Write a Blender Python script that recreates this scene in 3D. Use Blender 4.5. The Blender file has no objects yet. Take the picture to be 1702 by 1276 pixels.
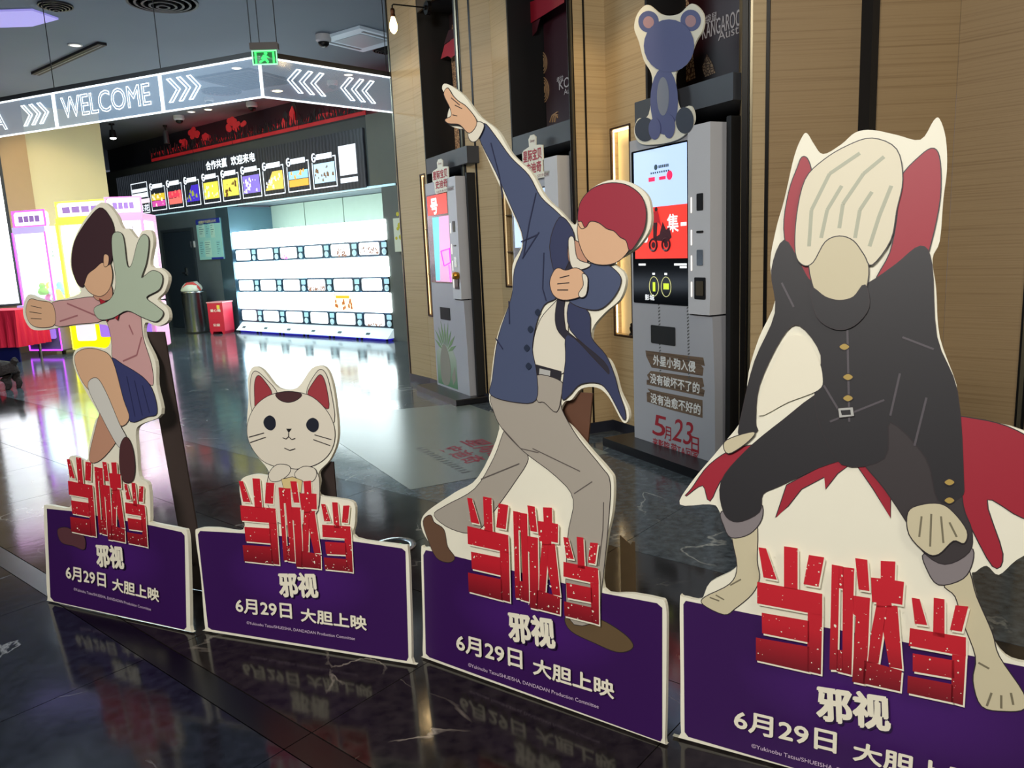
import bpy, math, random
import numpy as np
from mathutils import Matrix, Vector, noise
from mathutils.geometry import tessellate_polygon
random.seed(7)
SC = bpy.context.scene
COL = SC.collection

# ---------------------------------------------------------------- camera geometry (picture taken as 1702 x 1276)
FPX, CX, CY, H = 1278.0, 851.0, 638.0, 1.3
_d = np.array([.045 * FPX * FPX / 226, FPX * FPX / 226, FPX]); _d /= np.linalg.norm(_d)
_f = np.array([0, 0, 1.0]); AY = _f - (_f @ _d) * _d; AY /= np.linalg.norm(AY)
AZ = -_d; AX = np.cross(AY, AZ)
EYE = np.array([0, 0, H])
def ray(px, py):
    v = np.array([px - CX, py - CY, FPX]); return np.array([v @ AX, v @ AY, v @ AZ])
def gnd(px, py, z=0.0):
    r = ray(px, py); t = (z - H) / r[2]; return np.array([r[0] * t, r[1] * t, z])
cam_d = bpy.data.cameras.new('camera'); cam = bpy.data.objects.new('camera', cam_d); COL.objects.link(cam)
cam_d.sensor_width = 36; cam_d.lens = 36 * FPX / 1702; cam_d.clip_start = .05; cam_d.clip_end = 80
M = Matrix.Identity(4)
for i in range(3):
    M[i][0] = (AX[0], AY[0], AZ[0])[i]; M[i][1] = -(AX[1], AY[1], AZ[1])[i]; M[i][2] = -(AX[2], AY[2], AZ[2])[i]; M[i][3] = EYE[i]
cam.matrix_world = M; SC.camera = cam

# ---------------------------------------------------------------- world, lights, exposure
SC.view_settings.view_transform = 'Standard'; SC.view_settings.look = 'None'
SC.view_settings.exposure = 0.0; SC.view_settings.gamma = 1.0; SC.view_settings.use_curve_mapping = False
w = bpy.data.worlds.new('world'); SC.world = w; w.use_nodes = True
w.node_tree.nodes['Background'].inputs[0].default_value = (.5, .55, .7, 1)
w.node_tree.nodes['Background'].inputs[1].default_value = .2
CEIL = 3.9
def area(name, loc, size, power, col, tgt=None, sy=None):
    l = bpy.data.lights.new(name, 'AREA'); l.energy = power; l.color = col; l.size = size
    if sy: l.shape = 'RECTANGLE'; l.size_y = sy
    o = bpy.data.objects.new(name, l); COL.objects.link(o); o.location = loc
    if tgt is not None:
        o.rotation_euler = (Vector(tgt) - Vector(loc)).to_track_quat('-Z', 'Y').to_euler()
    return o
def spot(name, loc, tgt, power, col, ang=60, blend=.6, r=.05):
    l = bpy.data.lights.new(name, 'SPOT'); l.energy = power; l.color = col; l.spot_size = math.radians(ang); l.spot_blend = blend
    l.shadow_soft_size = r
    o = bpy.data.objects.new(name, l); COL.objects.link(o); o.location = loc
    o.rotation_euler = (Vector(tgt) - Vector(loc)).to_track_quat('-Z', 'Y').to_euler()
area('lobby_ceiling_light', (-1.6, -1.9, 3.7), 1.6, 345, (1, .96, .9), (-.2, 2.6, .7))
area('lobby_ceiling_light_right', (2.2, -.6, 3.7), 1.0, 58, (1, .93, .8), (1.4, 4, 1.2))
area('hall_ceiling_light', (-4.0, 5.5, 3.8), 1.5, 130, (.75, .9, 1), (-4.0, 5.5, 0))
area('back_hall_light', (-5.5, 10.5, 3.8), 1.5, 170, (.7, .95, 1), (-5.5, 10.5, 0))
area('hall_ceiling_fill', (-3.5, 6.5, .8), 2.5, 30, (.7, .82, 1), (-3.5, 6.5, 3.9))  # added unseen fill in mid-air, brightens the ceiling
spot('wall_wash_column', (.45, 4.2, 3.6), (.66, 5.3, 1.5), 62, (1, .74, .4), 42)
spot('wall_wash_left_column', (-1.5, 6.7, 3.7), (-.9, 7.7, 2.0), 34, (1, .82, .55), 60)
spot('wall_wash_second_column', (-.5, 5.3, 3.7), (-.15, 6.5, 1.6), 22, (1, .74, .5), 55)
spot('cream_column_wash', (-6.3, 11.2, 3.8), (-7.3, 12.9, 2.3), 130, (1, .82, .5), 60)

# ---------------------------------------------------------------- materials
MATS = {}
def mat(name, col, rough=.6, metal=0., emis=None, es=0., var=.0, vs=8., bump=0., coat=0., alpha=1., spec=.5, trans=0.):
    if name in MATS: return MATS[name]
    m = bpy.data.materials.new(name); MATS[name] = m; m.use_nodes = True
    nt = m.node_tree; b = nt.nodes['Principled BSDF']
    b.inputs['Base Color'].default_value = (*col, 1); b.inputs['Roughness'].default_value = rough
    b.inputs['Metallic'].default_value = metal; b.inputs['Coat Weight'].default_value = coat
    b.inputs['Specular IOR Level'].default_value = spec
    b.inputs['Alpha'].default_value = alpha
    b.inputs['Transmission Weight'].default_value = trans
    if emis: b.inputs['Emission Color'].default_value = (*emis, 1); b.inputs['Emission Strength'].default_value = es
    if var or bump:
        tc = nt.nodes.new('ShaderNodeTexCoord'); n = nt.nodes.new('ShaderNodeTexNoise')
        n.inputs['Scale'].default_value = vs; n.inputs['Detail'].default_value = 4
        nt.links.new(tc.outputs['Object'], n.inputs['Vector'])
        if var:
            mr = nt.nodes.new('ShaderNodeMapRange'); mr.inputs[3].default_value = 1 - var; mr.inputs[4].default_value = 1 + var
            nt.links.new(n.outputs[0], mr.inputs[0])
            mx = nt.nodes.new('ShaderNodeVectorMath'); mx.operation = 'SCALE'; mx.inputs[0].default_value = col
            nt.links.new(mr.outputs[0], mx.inputs['Scale']); nt.links.new(mx.outputs[0], b.inputs['Base Color'])
        if bump:
            bp = nt.nodes.new('ShaderNodeBump'); bp.inputs['Strength'].default_value = bump; bp.inputs['Distance'].default_value = .01
            nt.links.new(n.outputs[0], bp.inputs['Height']); nt.links.new(bp.outputs[0], b.inputs['Normal'])
    return m
def srgb(r, g, b):
    f = lambda c: (c / 255 / 12.92) if c <= 10 else ((c / 255 + .055) / 1.055) ** 2.4
    return (f(r), f(g), f(b))
def N(m, t, **kw):
    n = m.node_tree.nodes.new(t)
    for k, v in kw.items(): setattr(n, k, v)
    return n
def lined_wood(name, c1, c2, rough=.5):
    m = mat(name, c1, rough); nt = m.node_tree; b = nt.nodes['Principled BSDF']
    g = N(m, 'ShaderNodeNewGeometry')
    mp = N(m, 'ShaderNodeMapping'); mp.inputs['Scale'].default_value = (.5, .5, 60)
    n = N(m, 'ShaderNodeTexNoise'); n.inputs['Scale'].default_value = 1.6; n.inputs['Detail'].default_value = 5; n.inputs['Distortion'].default_value = .35
    nt.links.new(g.outputs['Position'], mp.inputs[0]); nt.links.new(mp.outputs[0], n.inputs['Vector'])
    cr = N(m, 'ShaderNodeValToRGB'); cr.color_ramp.elements[0].position = .3; cr.color_ramp.elements[0].color = (*c2, 1)
    cr.color_ramp.elements[1].position = .5; cr.color_ramp.elements[1].color = (*c1, 1)
    nt.links.new(n.outputs[0], cr.inputs[0]); nt.links.new(cr.outputs[0], b.inputs['Base Color'])
    bp = N(m, 'ShaderNodeBump'); bp.inputs['Strength'].default_value = .25; bp.inputs['Distance'].default_value = .004
    nt.links.new(n.outputs[0], bp.inputs['Height']); nt.links.new(bp.outputs[0], b.inputs['Normal'])
    return m
def marble(name, base, vein, rough):
    m = mat(name, base, rough); nt = m.node_tree; b = nt.nodes['Principled BSDF']
    g = N(m, 'ShaderNodeNewGeometry'); oi = N(m, 'ShaderNodeObjectInfo')
    ad = N(m, 'ShaderNodeVectorMath', operation='MULTIPLY_ADD')
    cb = N(m, 'ShaderNodeCombineXYZ'); ml = N(m, 'ShaderNodeMath', operation='MULTIPLY'); ml.inputs[1].default_value = 7
    nt.links.new(oi.outputs['Random'], ml.inputs[0]); nt.links.new(ml.outputs[0], cb.inputs[2])
    ad.inputs[1].default_value = (1, 1, 1)
    nt.links.new(g.outputs['Position'], ad.inputs[0]); nt.links.new(cb.outputs[0], ad.inputs[2])
    n1 = N(m, 'ShaderNodeTexNoise'); n1.inputs['Scale'].default_value = 1.3; n1.inputs['Detail'].default_value = 6; n1.inputs['Distortion'].default_value = .6
    nt.links.new(ad.outputs[0], n1.inputs['Vector'])
    ab = N(m, 'ShaderNodeMath', operation='SUBTRACT'); ab.inputs[1].default_value = .5
    a2 = N(m, 'ShaderNodeMath', operation='ABSOLUTE')
    nt.links.new(n1.outputs[0], ab.inputs[0]); nt.links.new(ab.outputs[0], a2.inputs[0])
    r1 = N(m, 'ShaderNodeMapRange'); r1.inputs[1].default_value = 0; r1.inputs[2].default_value = .007; r1.inputs[3].default_value = 1; r1.inputs[4].default_value = 0
    nt.links.new(a2.outputs[0], r1.inputs[0])
    n2 = N(m, 'ShaderNodeTexNoise'); n2.inputs['Scale'].default_value = 2.2; n2.inputs['Detail'].default_value = 3
    nt.links.new(ad.outputs[0], n2.inputs['Vector'])
    r2 = N(m, 'ShaderNodeMapRange'); r2.inputs[1].default_value = .5; r2.inputs[2].default_value = .62
    nt.links.new(n2.outputs[0], r2.inputs[0])
    mu = N(m, 'ShaderNodeMath', operation='MULTIPLY'); nt.links.new(r1.outputs[0], mu.inputs[0]); nt.links.new(r2.outputs[0], mu.inputs[1])
    n3 = N(m, 'ShaderNodeTexNoise'); n3.inputs['Scale'].default_value = 26; n3.inputs['Detail'].default_value = 6
    nt.links.new(g.outputs['Position'], n3.inputs['Vector'])
    r3 = N(m, 'ShaderNodeMapRange'); r3.inputs[1].default_value = .3; r3.inputs[2].default_value = .7; r3.inputs[3].default_value = .5; r3.inputs[4].default_value = 1.7
    nt.links.new(n3.outputs[0], r3.inputs[0])
    sc = N(m, 'ShaderNodeVectorMath', operation='SCALE'); sc.inputs[0].default_value = base; nt.links.new(r3.outputs[0], sc.inputs['Scale'])
    mx = N(m, 'ShaderNodeMix', data_type='RGBA'); nt.links.new(mu.outputs[0], mx.inputs['Factor'])
    nt.links.new(sc.outputs[0], mx.inputs['A']); mx.inputs['B'].default_value = (*vein, 1)
    nt.links.new(mx.outputs['Result'], b.inputs['Base Color'])
    n4 = N(m, 'ShaderNodeTexNoise'); n4.inputs['Scale'].default_value = 5; n4.inputs['Detail'].default_value = 6
    nt.links.new(g.outputs['Position'], n4.inputs['Vector'])
    r4 = N(m, 'ShaderNodeMapRange'); r4.inputs[3].default_value = rough * .5; r4.inputs[4].default_value = rough * 1.6
    nt.links.new(n4.outputs[0], r4.inputs[0]); nt.links.new(r4.outputs[0], b.inputs['Roughness'])
    bp = N(m, 'ShaderNodeBump'); bp.inputs['Strength'].default_value = .035; bp.inputs['Distance'].default_value = .004
    nt.links.new(n3.outputs[0], bp.inputs['Height']); nt.links.new(bp.outputs[0], b.inputs['Normal'])
    return m
def ramp_print(name, stops, axis='Z', radial=False, rough=.45):
    """printed gradient along the generated coordinates of the printed sheet"""
    m = mat(name, stops[0][1], rough); nt = m.node_tree; b = nt.nodes['Principled BSDF']
    tc = N(m, 'ShaderNodeTexCoord')
    cr = N(m, 'ShaderNodeValToRGB')
    while len(cr.color_ramp.elements) < len(stops): cr.color_ramp.elements.new(.5)
    for e, (p, c) in zip(cr.color_ramp.elements, stops): e.position = p; e.color = (*c, 1)
    if radial:
        s = N(m, 'ShaderNodeVectorMath', operation='DISTANCE'); s.inputs[1].default_value = (.5, .5, .62)
        nt.links.new(tc.outputs['Generated'], s.inputs[0]); nt.links.new(s.outputs['Value'], cr.inputs[0])
    else:
        s = N(m, 'ShaderNodeSeparateXYZ'); nt.links.new(tc.outputs['Generated'], s.inputs[0]); nt.links.new(s.outputs[axis], cr.inputs[0])
    nt.links.new(cr.outputs[0], b.inputs['Base Color'])
    return m
BLACK = mat('black_matt', srgb(18, 18, 20), .6, var=.2)
BLACKMETAL = mat('black_metal', srgb(14, 12, 13), .35, .3, var=.15)
STEEL = mat('brushed_steel', srgb(170, 175, 178), .25, 1., var=.12, vs=20)
CHROME = mat('polished_trim', srgb(150, 142, 122), .32, 1., var=.05)
WHITE = mat('white_plastic', srgb(205, 205, 208), .4, var=.03)
SILVER = mat('silver_paint', srgb(176, 177, 183), .4, var=.03)
WOOD = lined_wood('lined_oak_veneer', srgb(186, 162, 122), srgb(168, 144, 104))
WOOD2 = lined_wood('lined_oak_veneer_dark', srgb(160, 134, 96), srgb(142, 116, 80))
BASEM = mat('black_skirting', srgb(38, 40, 50), .3, var=.1)
GREYWALL = mat('grey_plaster', srgb(105, 108, 102), .6, var=.12, vs=3)
DARKWALL = mat('dark_slate_wall', srgb(82, 92, 100), .5, var=.15, vs=4)
CREAM = mat('cream_plaster', srgb(200, 182, 140), .7, var=.04, vs=2)
FOAM = mat('white_foam_board', srgb(240, 236, 216), .55, var=.015)
DARKCARD = mat('dark_brown_card', srgb(58, 44, 40), .7, var=.08)
BROWNCARD = mat('brown_card', srgb(110, 74, 56), .7, var=.08)
GLASSM = mat('clear_acrylic', (.6, .75, .85), .08, alpha=.13)
SIGNGLASS = mat('milky_glow_acrylic', srgb(150, 170, 190), .1, alpha=.25, emis=(.5, .65, .85), es=.34)  # edge light scattered in the acrylic, put in as faint emission
NEON = mat('white_edge_light', (1, 1, 1), .5, emis=(.86, .96, 1), es=1.4)
LITW = mat('lit_white_panel', (.9, .95, 1), .5, emis=(.86, 1, 1), es=6)
LITC = mat('lit_cool_window', (.8, .95, 1), .5, emis=(.78, .96, 1), es=2.2)
WARMBULB = mat('warm_lamp', (1, .8, .5), .5, emis=(1, .72, .28), es=9)
SKIN = mat('print_peach', srgb(222, 178, 142), .5, var=.01)
def flat(name, r, g, b, rough=.5): return mat(name, srgb(r, g, b), rough, var=.015, vs=3)
def glow(name, r, g, b, s=1.): return mat(name, srgb(r, g, b), .5, emis=srgb(r, g, b), es=s)

# ---------------------------------------------------------------- mesh helpers
class MB:
    def __init__(s): s.v = []; s.f = []
    def add(s, vs, fs):
        o = len(s.v); s.v += [tuple(float(c) for c in p) for p in vs]; s.f += [tuple(i + o for i in f) for f in fs]; return s
    def box(s, x0, x1, y0, y1, z0, z1):
        vs = [(x, y, z) for z in (z0, z1) for y in (y0, y1) for x in (x0, x1)]
        return s.add(vs, [(0, 2, 3, 1), (4, 5, 7, 6), (0, 1, 5, 4), (2, 6, 7, 3), (0, 4, 6, 2), (1, 3, 7, 5)])
    def bbox(s, x0, x1, y0, y1, z0, z1, b=.01):
        """box with chamfered edges seen from the front"""
        p = [(x0 + b, z0), (x1 - b, z0), (x1, z0 + b), (x1, z1 - b), (x1 - b, z1), (x0 + b, z1), (x0, z1 - b), (x0, z0 + b)]
        return s.prism(p, y0, y1)
    def prism(s, pts, y0, y1):
        n = len(pts); tri = tessellate_polygon([[Vector((p[0], p[1], 0)) for p in pts]])
        vs = [(p[0], y0, p[1]) for p in pts] + [(p[0], y1, p[1]) for p in pts]
        A = sum(pts[i][0] * pts[(i + 1) % n][1] - pts[(i + 1) % n][0] * pts[i][1] for i in range(n))
        fs = []
        for t in tri:
            a = sum(pts[t[i]][0] * pts[t[(i + 1) % 3]][1] - pts[t[(i + 1) % 3]][0] * pts[t[i]][1] for i in range(3))
            t = t if a > 0 else t[::-1]
            fs.append(tuple(t)); fs.append(tuple(i + n for i in t[::-1]))
        for i in range(n):
            j = (i + 1) % n; q = (i, j + 0, j + n, i + n); fs.append(q[::-1] if A > 0 else q)
        return s.add(vs, fs)
    def vprism(s, pts, z0, z1):
        """plan polygon extruded upward"""
        n = len(pts); tri = tessellate_polygon([[Vector((p[0], p[1], 0)) for p in pts]])
        vs = [(p[0], p[1], z0) for p in pts] + [(p[0], p[1], z1) for p in pts]
        A = sum(pts[i][0] * pts[(i + 1) % n][1] - pts[(i + 1) % n][0] * pts[i][1] for i in range(n)); fs = []
        for t in tri:
            a = sum(pts[t[i]][0] * pts[t[(i + 1) % 3]][1] - pts[t[(i + 1) % 3]][0] * pts[t[i]][1] for i in range(3))
            t = t if a > 0 else t[::-1]
            fs.append(tuple(t[::-1])); fs.append(tuple(i + n for i in t))
        for i in range(n):
            j = (i + 1) % n; q = (i, j, j + n, i + n); fs.append(q if A > 0 else q[::-1])
        return s.add(vs, fs)
    def sheet(s, pts, y, t=.0006):
        return s.prism(pts, y - t, y)
    def tube(s, pts, r, n=8, closed=False):
        pts = [Vector(p) for p in pts]; k = len(pts); rs = r if isinstance(r, (list, tuple)) else [r] * k; vs = []
        for i, p in enumerate(pts):
            a = pts[i - 1] if (i or closed) else p; b = pts[(i + 1) % k] if (i < k - 1 or closed) else p
            d = (b - a).normalized(); e = d.orthogonal().normalized() if i == 0 else (e - d * e.dot(d)).normalized(); g = d.cross(e)
            for j in range(n):
                t = 2 * math.pi * j / n; vs.append(p + (e * math.cos(t) + g * math.sin(t)) * rs[i])
        fs = []
        for i in range(k if closed else k - 1):
            for j in range(n):
                a = i * n + j; b = i * n + (j + 1) % n; c = ((i + 1) % k) * n + (j + 1) % n; d = ((i + 1) % k) * n + j; fs.append((a, b, c, d))
        if not closed: fs.append(tuple(range(n))[::-1]); fs.append(tuple(range((k - 1) * n, k * n)))
        return s.add(vs, fs)
    def lathe(s, prof, c=(0, 0, 0), n=20):
        vs = []; k = len(prof)
        for r, z in prof:
            for j in range(n):
                t = 2 * math.pi * j / n; vs.append((c[0] + r * math.cos(t), c[1] + r * math.sin(t), c[2] + z))
        fs = [(i * n + j, i * n + (j + 1) % n, (i + 1) * n + (j + 1) % n, (i + 1) * n + j) for i in range(k - 1) for j in range(n)]
        fs.append(tuple(range(n))[::-1]); fs.append(tuple(range((k - 1) * n, k * n)))
        return s.add(vs, fs)
    def disc_y(s, x, z, r, y0, y1, n=20, sx=1.):
        return s.prism([(x + sx * r * math.cos(2 * math.pi * i / n), z + r * math.sin(2 * math.pi * i / n)) for i in range(n)], y0, y1)
    def build(s, name, m, parent=None, smooth=False, kind=None):
        me = bpy.data.meshes.new(name); me.from_pydata(s.v, [], s.f); me.materials.append(m)
        if smooth: me.polygons.foreach_set('use_smooth', [True] * len(me.polygons))
        o = bpy.data.objects.new(name, me); COL.objects.link(o)
        if parent is not None: o.parent = parent
        if kind: o['kind'] = kind
        return o
class Fr:
    def __init__(s, O, X, Z=(0, 0, 1)):
        s.O = np.array([*O, 0.])[:3]; s.X = np.array([*X, 0.])[:3]; s.X /= np.linalg.norm(s.X); s.Z = np.array(Z, float); s.Y = np.cross(s.Z, s.X)
    def px(s, px, py, off=0.):
        r = ray(px, py); t = ((s.O + s.Y * off - EYE) @ s.Y) / (r @ s.Y); q = EYE + r * t - s.O
        return (float(q @ s.X), float(q @ s.Z))
    def poly(s, pts, off=0.): return [s.px(a, b, off) for a, b in pts]
    def w(s, x, y, z): return s.O + s.X * x + s.Y * y + s.Z * z
    def mat(s):
        m = Matrix.Identity(4)
        for i in range(3): m[i][0] = s.X[i]; m[i][1] = s.Y[i]; m[i][2] = s.Z[i]; m[i][3] = s.O[i]
        return m
def thing(name, label, cat, fr=None, loc=(0, 0, 0), rz=0., group=None):
    o = bpy.data.objects.new(name, None); COL.objects.link(o); o.empty_display_size = .1
    if fr is not None: o.matrix_world = fr.mat()
    else: o.location = loc; o.rotation_euler = (0, 0, rz)
    o['label'] = label; o['category'] = cat
    if group: o['group'] = group
    return o
def tag(o, label, cat, group=None):
    o['label'] = label; o['category'] = cat
    if group: o['group'] = group
    return o
def lab(o, s): o['label'] = s; return o
def struct(name, fr=None, mb=None, m=None):
    if mb is None:
        o = bpy.data.objects.new(name, None); COL.objects.link(o)
    else: o = mb.build(name, m)
    if fr is not None: o.matrix_world = fr.mat()
    o['kind'] = 'structure'; return o
def spl(pts, n=5):
    out = []; k = len(pts)
    for i in range(k):
        p0, p1, p2, p3 = (np.array(pts[(i + j - 1) % k], float) for j in range(4))
        for t in np.arange(n) / n:
            out.append(tuple(.5 * ((2 * p1) + (p2 - p0) * t + (2 * p0 - 5 * p1 + 4 * p2 - p3) * t * t + (3 * p1 - p0 - 3 * p2 + p3) * t ** 3)))
    return out
def homog(src, dst):
    A = []; b = []
    for (x, y), (X, Y) in zip(src, dst):
        A.append([x, y, 1, 0, 0, 0, -x * X, -y * X]); b.append(X); A.append([0, 0, 0, x, y, 1, -x * Y, -y * Y]); b.append(Y)
    h = np.linalg.solve(np.array(A, float), np.array(b, float)); Hm = np.append(h, 1).reshape(3, 3)
    def f(x, y):
        q = Hm @ np.array([x, y, 1]); return (q[0] / q[2], q[1] / q[2])
    return f
_tc = {}
def text_mesh(body, bold=.0, outline=0.):
    """letters as mesh data in the xy plane, x to the right"""
    key = (body, bold, outline)
    if key in _tc: return _tc[key]
    c = bpy.data.curves.new('lettering', 'FONT'); c.body = body; c.size = 1; c.resolution_u = 3
    if outline: c.fill_mode = 'NONE'; c.bevel_depth = outline; c.bevel_resolution = 1; c.offset = 0
    else: c.offset = bold
    o = bpy.data.objects.new('lettering', c); COL.objects.link(o); bpy.context.view_layer.update()
    me = bpy.data.meshes.new_from_object(o.evaluated_get(bpy.context.evaluated_depsgraph_get()))
    bpy.data.objects.remove(o)
    v = np.array([tuple(p.co) for p in me.vertices]) if len(me.vertices) else np.zeros((1, 3))
    f = [tuple(p.vertices) for p in me.polygons]
    _tc[key] = (v, f); return v, f
def letters(mb, body, p0, p1, h, y, bold=.015, skew=0., gap=0., depth=.0006):
    """fit BODY on the baseline p0 -> p1 (local x,z), height h, facing -y; strokes are thickened by stacked copies"""
    v, f = text_mesh(body, 0.); lo = v.min(0); hi = v.max(0)
    d = np.array(p1, float) - np.array(p0, float); L = np.linalg.norm(d); e = d / L; nrm = np.array([-e[1], e[0]])
    bw = bold * h * .9; offs = [(0, 0)] if bold < .004 else [(-bw, 0), (bw, 0), (0, -bw), (0, bw), (-bw * .7, bw * .7), (bw * .7, -bw * .7)]
    for i, (ox, oz) in enumerate(offs):
        out = []
        for a, b, c in v:
            s = (a - lo[0]) / (hi[0] - lo[0]) * L; t = (b - lo[1]) / (hi[1] - lo[1]) * h
            q = np.array(p0) + e * (s + skew * t) + nrm * t; out.append((q[0] + ox, y - .00004 * i, q[1] + oz))
        mb.add(out, f)
    return mb
def rrect(x0, x1, z0, z1, r, n=4):
    out = []
    for cx_, cz, a0 in ((x1 - r, z1 - r, 0), (x0 + r, z1 - r, 90), (x0 + r, z0 + r, 180), (x1 - r, z0 + r, 270)):
        for i in range(n + 1):
            a = math.radians(a0 + 90 * i / n); out.append((cx_ + r * math.cos(a), cz + r * math.sin(a)))
    return out
# ================================================================ the room
U = -ray(187, 440)[:2]; U /= np.linalg.norm(U)            # along the kiosk wall, towards the camera
V = np.array([-U[1], U[0]])                               # into that wall
Wd = gnd(637, 565)[:2] - gnd(409, 551)[:2]; Wd /= np.linalg.norm(Wd)   # along the back wall, to the right
WV = np.array([-Wd[1], Wd[0]])
# floor: slab and marble tiles laid along the back wall's direction
fl = struct('floor', mb=MB().box(-16, 9, -7, 22, -.3, -.012), m=mat('tile_bed', srgb(20, 22, 24), .8))
MARB = marble('reflection_grey_marble', srgb(70, 77, 82), srgb(170, 172, 165), .12)  # grey reflection over the hall floor is put into this base colour
MARB0 = marble('dark_blue_marble', srgb(27, 29, 39), srgb(140, 142, 145), .1)
MARB2 = marble('dark_brown_marble', srgb(34, 30, 29), srgb(150, 140, 128), .1)
TS = .8
P0 = gnd(84, 995)[:2]; P0 = P0 + WV * .09
def infl(p): return -9.5 < p[0] < 4.2 and -0.5 < p[1] < 16.5 and p[0] > -.8 * p[1] - 1.8 and p[0] < .75 * p[1] + 1.2
tile0 = MB().box(.0015, TS - .0015, .0015, TS - .0015, -.012, 0).build('tile', MARB2, fl)
tile1 = MB().box(.0015, TS - .0015, .0015, TS - .0015, -.012, 0).build('tile', MARB, fl)
tile2 = MB().box(.0015, TS - .0015, .0015, TS - .0015, -.012, 0).build('tile', MARB0, fl)
bigm = MB(); rest = MB()
ang = math.atan2(Wd[1], Wd[0]); nt_ = 0; used = {0: 0, 1: 0, 2: 0}
for i in range(-16, 22):
    for j in range(-6, 22):
        base = P0 + Wd * (i * TS) + WV * (j * TS + (0 if j >= 0 else -.09))
        ctr = base + (Wd + WV) * TS / 2
        if not (-15.5 < ctr[0] < 8.5 and -6.5 < ctr[1] < 21.5): continue
        k = 2 if j < 0 else 1 if j > 1 else 0
        if infl(ctr) and nt_ < 292:
            src = (tile0, tile1, tile2)[k]
            if used[k]: src = src.copy(); COL.objects.link(src)
            used[k] = 1; src.location = (base[0], base[1], 0); src.rotation_euler = (0, 0, ang); nt_ += 1
        else:
            vs = [base + Wd * .0015 + WV * .0015, base + Wd * (TS - .0015) + WV * .0015, base + (Wd + WV) * (TS - .0015), base + Wd * .0015 + WV * (TS - .0015)]
            rest.vprism([tuple(v) for v in vs], -.012, 0)
o = rest.build('tile_field', MARB, fl, kind='stuff')
strip = MB()
for i in range(-9, 10):
    a = P0 + Wd * (i * 1.6) - WV * .088; b = P0 + Wd * (i * 1.6 + 1.597) - WV * .002
    strip.vprism([tuple(a), tuple(a + Wd * 1.597), tuple(b), tuple(b - Wd * 1.597)], -.012, -.0005)
strip.build('border_strip', mat('black_granite', srgb(8, 8, 10), .25), fl)
# ceiling and enclosing walls
CEILM = mat('dark_grey_ceiling', srgb(112, 122, 134), .8, var=.15, vs=.6)
cl = struct('ceiling', mb=MB().box(-16, 9, -7, 22, CEIL, CEIL + .25), m=CEILM)
struct('wall_front', mb=MB().box(-16, 9, -7, -6.8, 0, CEIL), m=CREAM)
struct('wall_left', mb=MB().box(-16, -15.8, -6.8, 22, 0, CEIL), m=DARKWALL)
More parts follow.
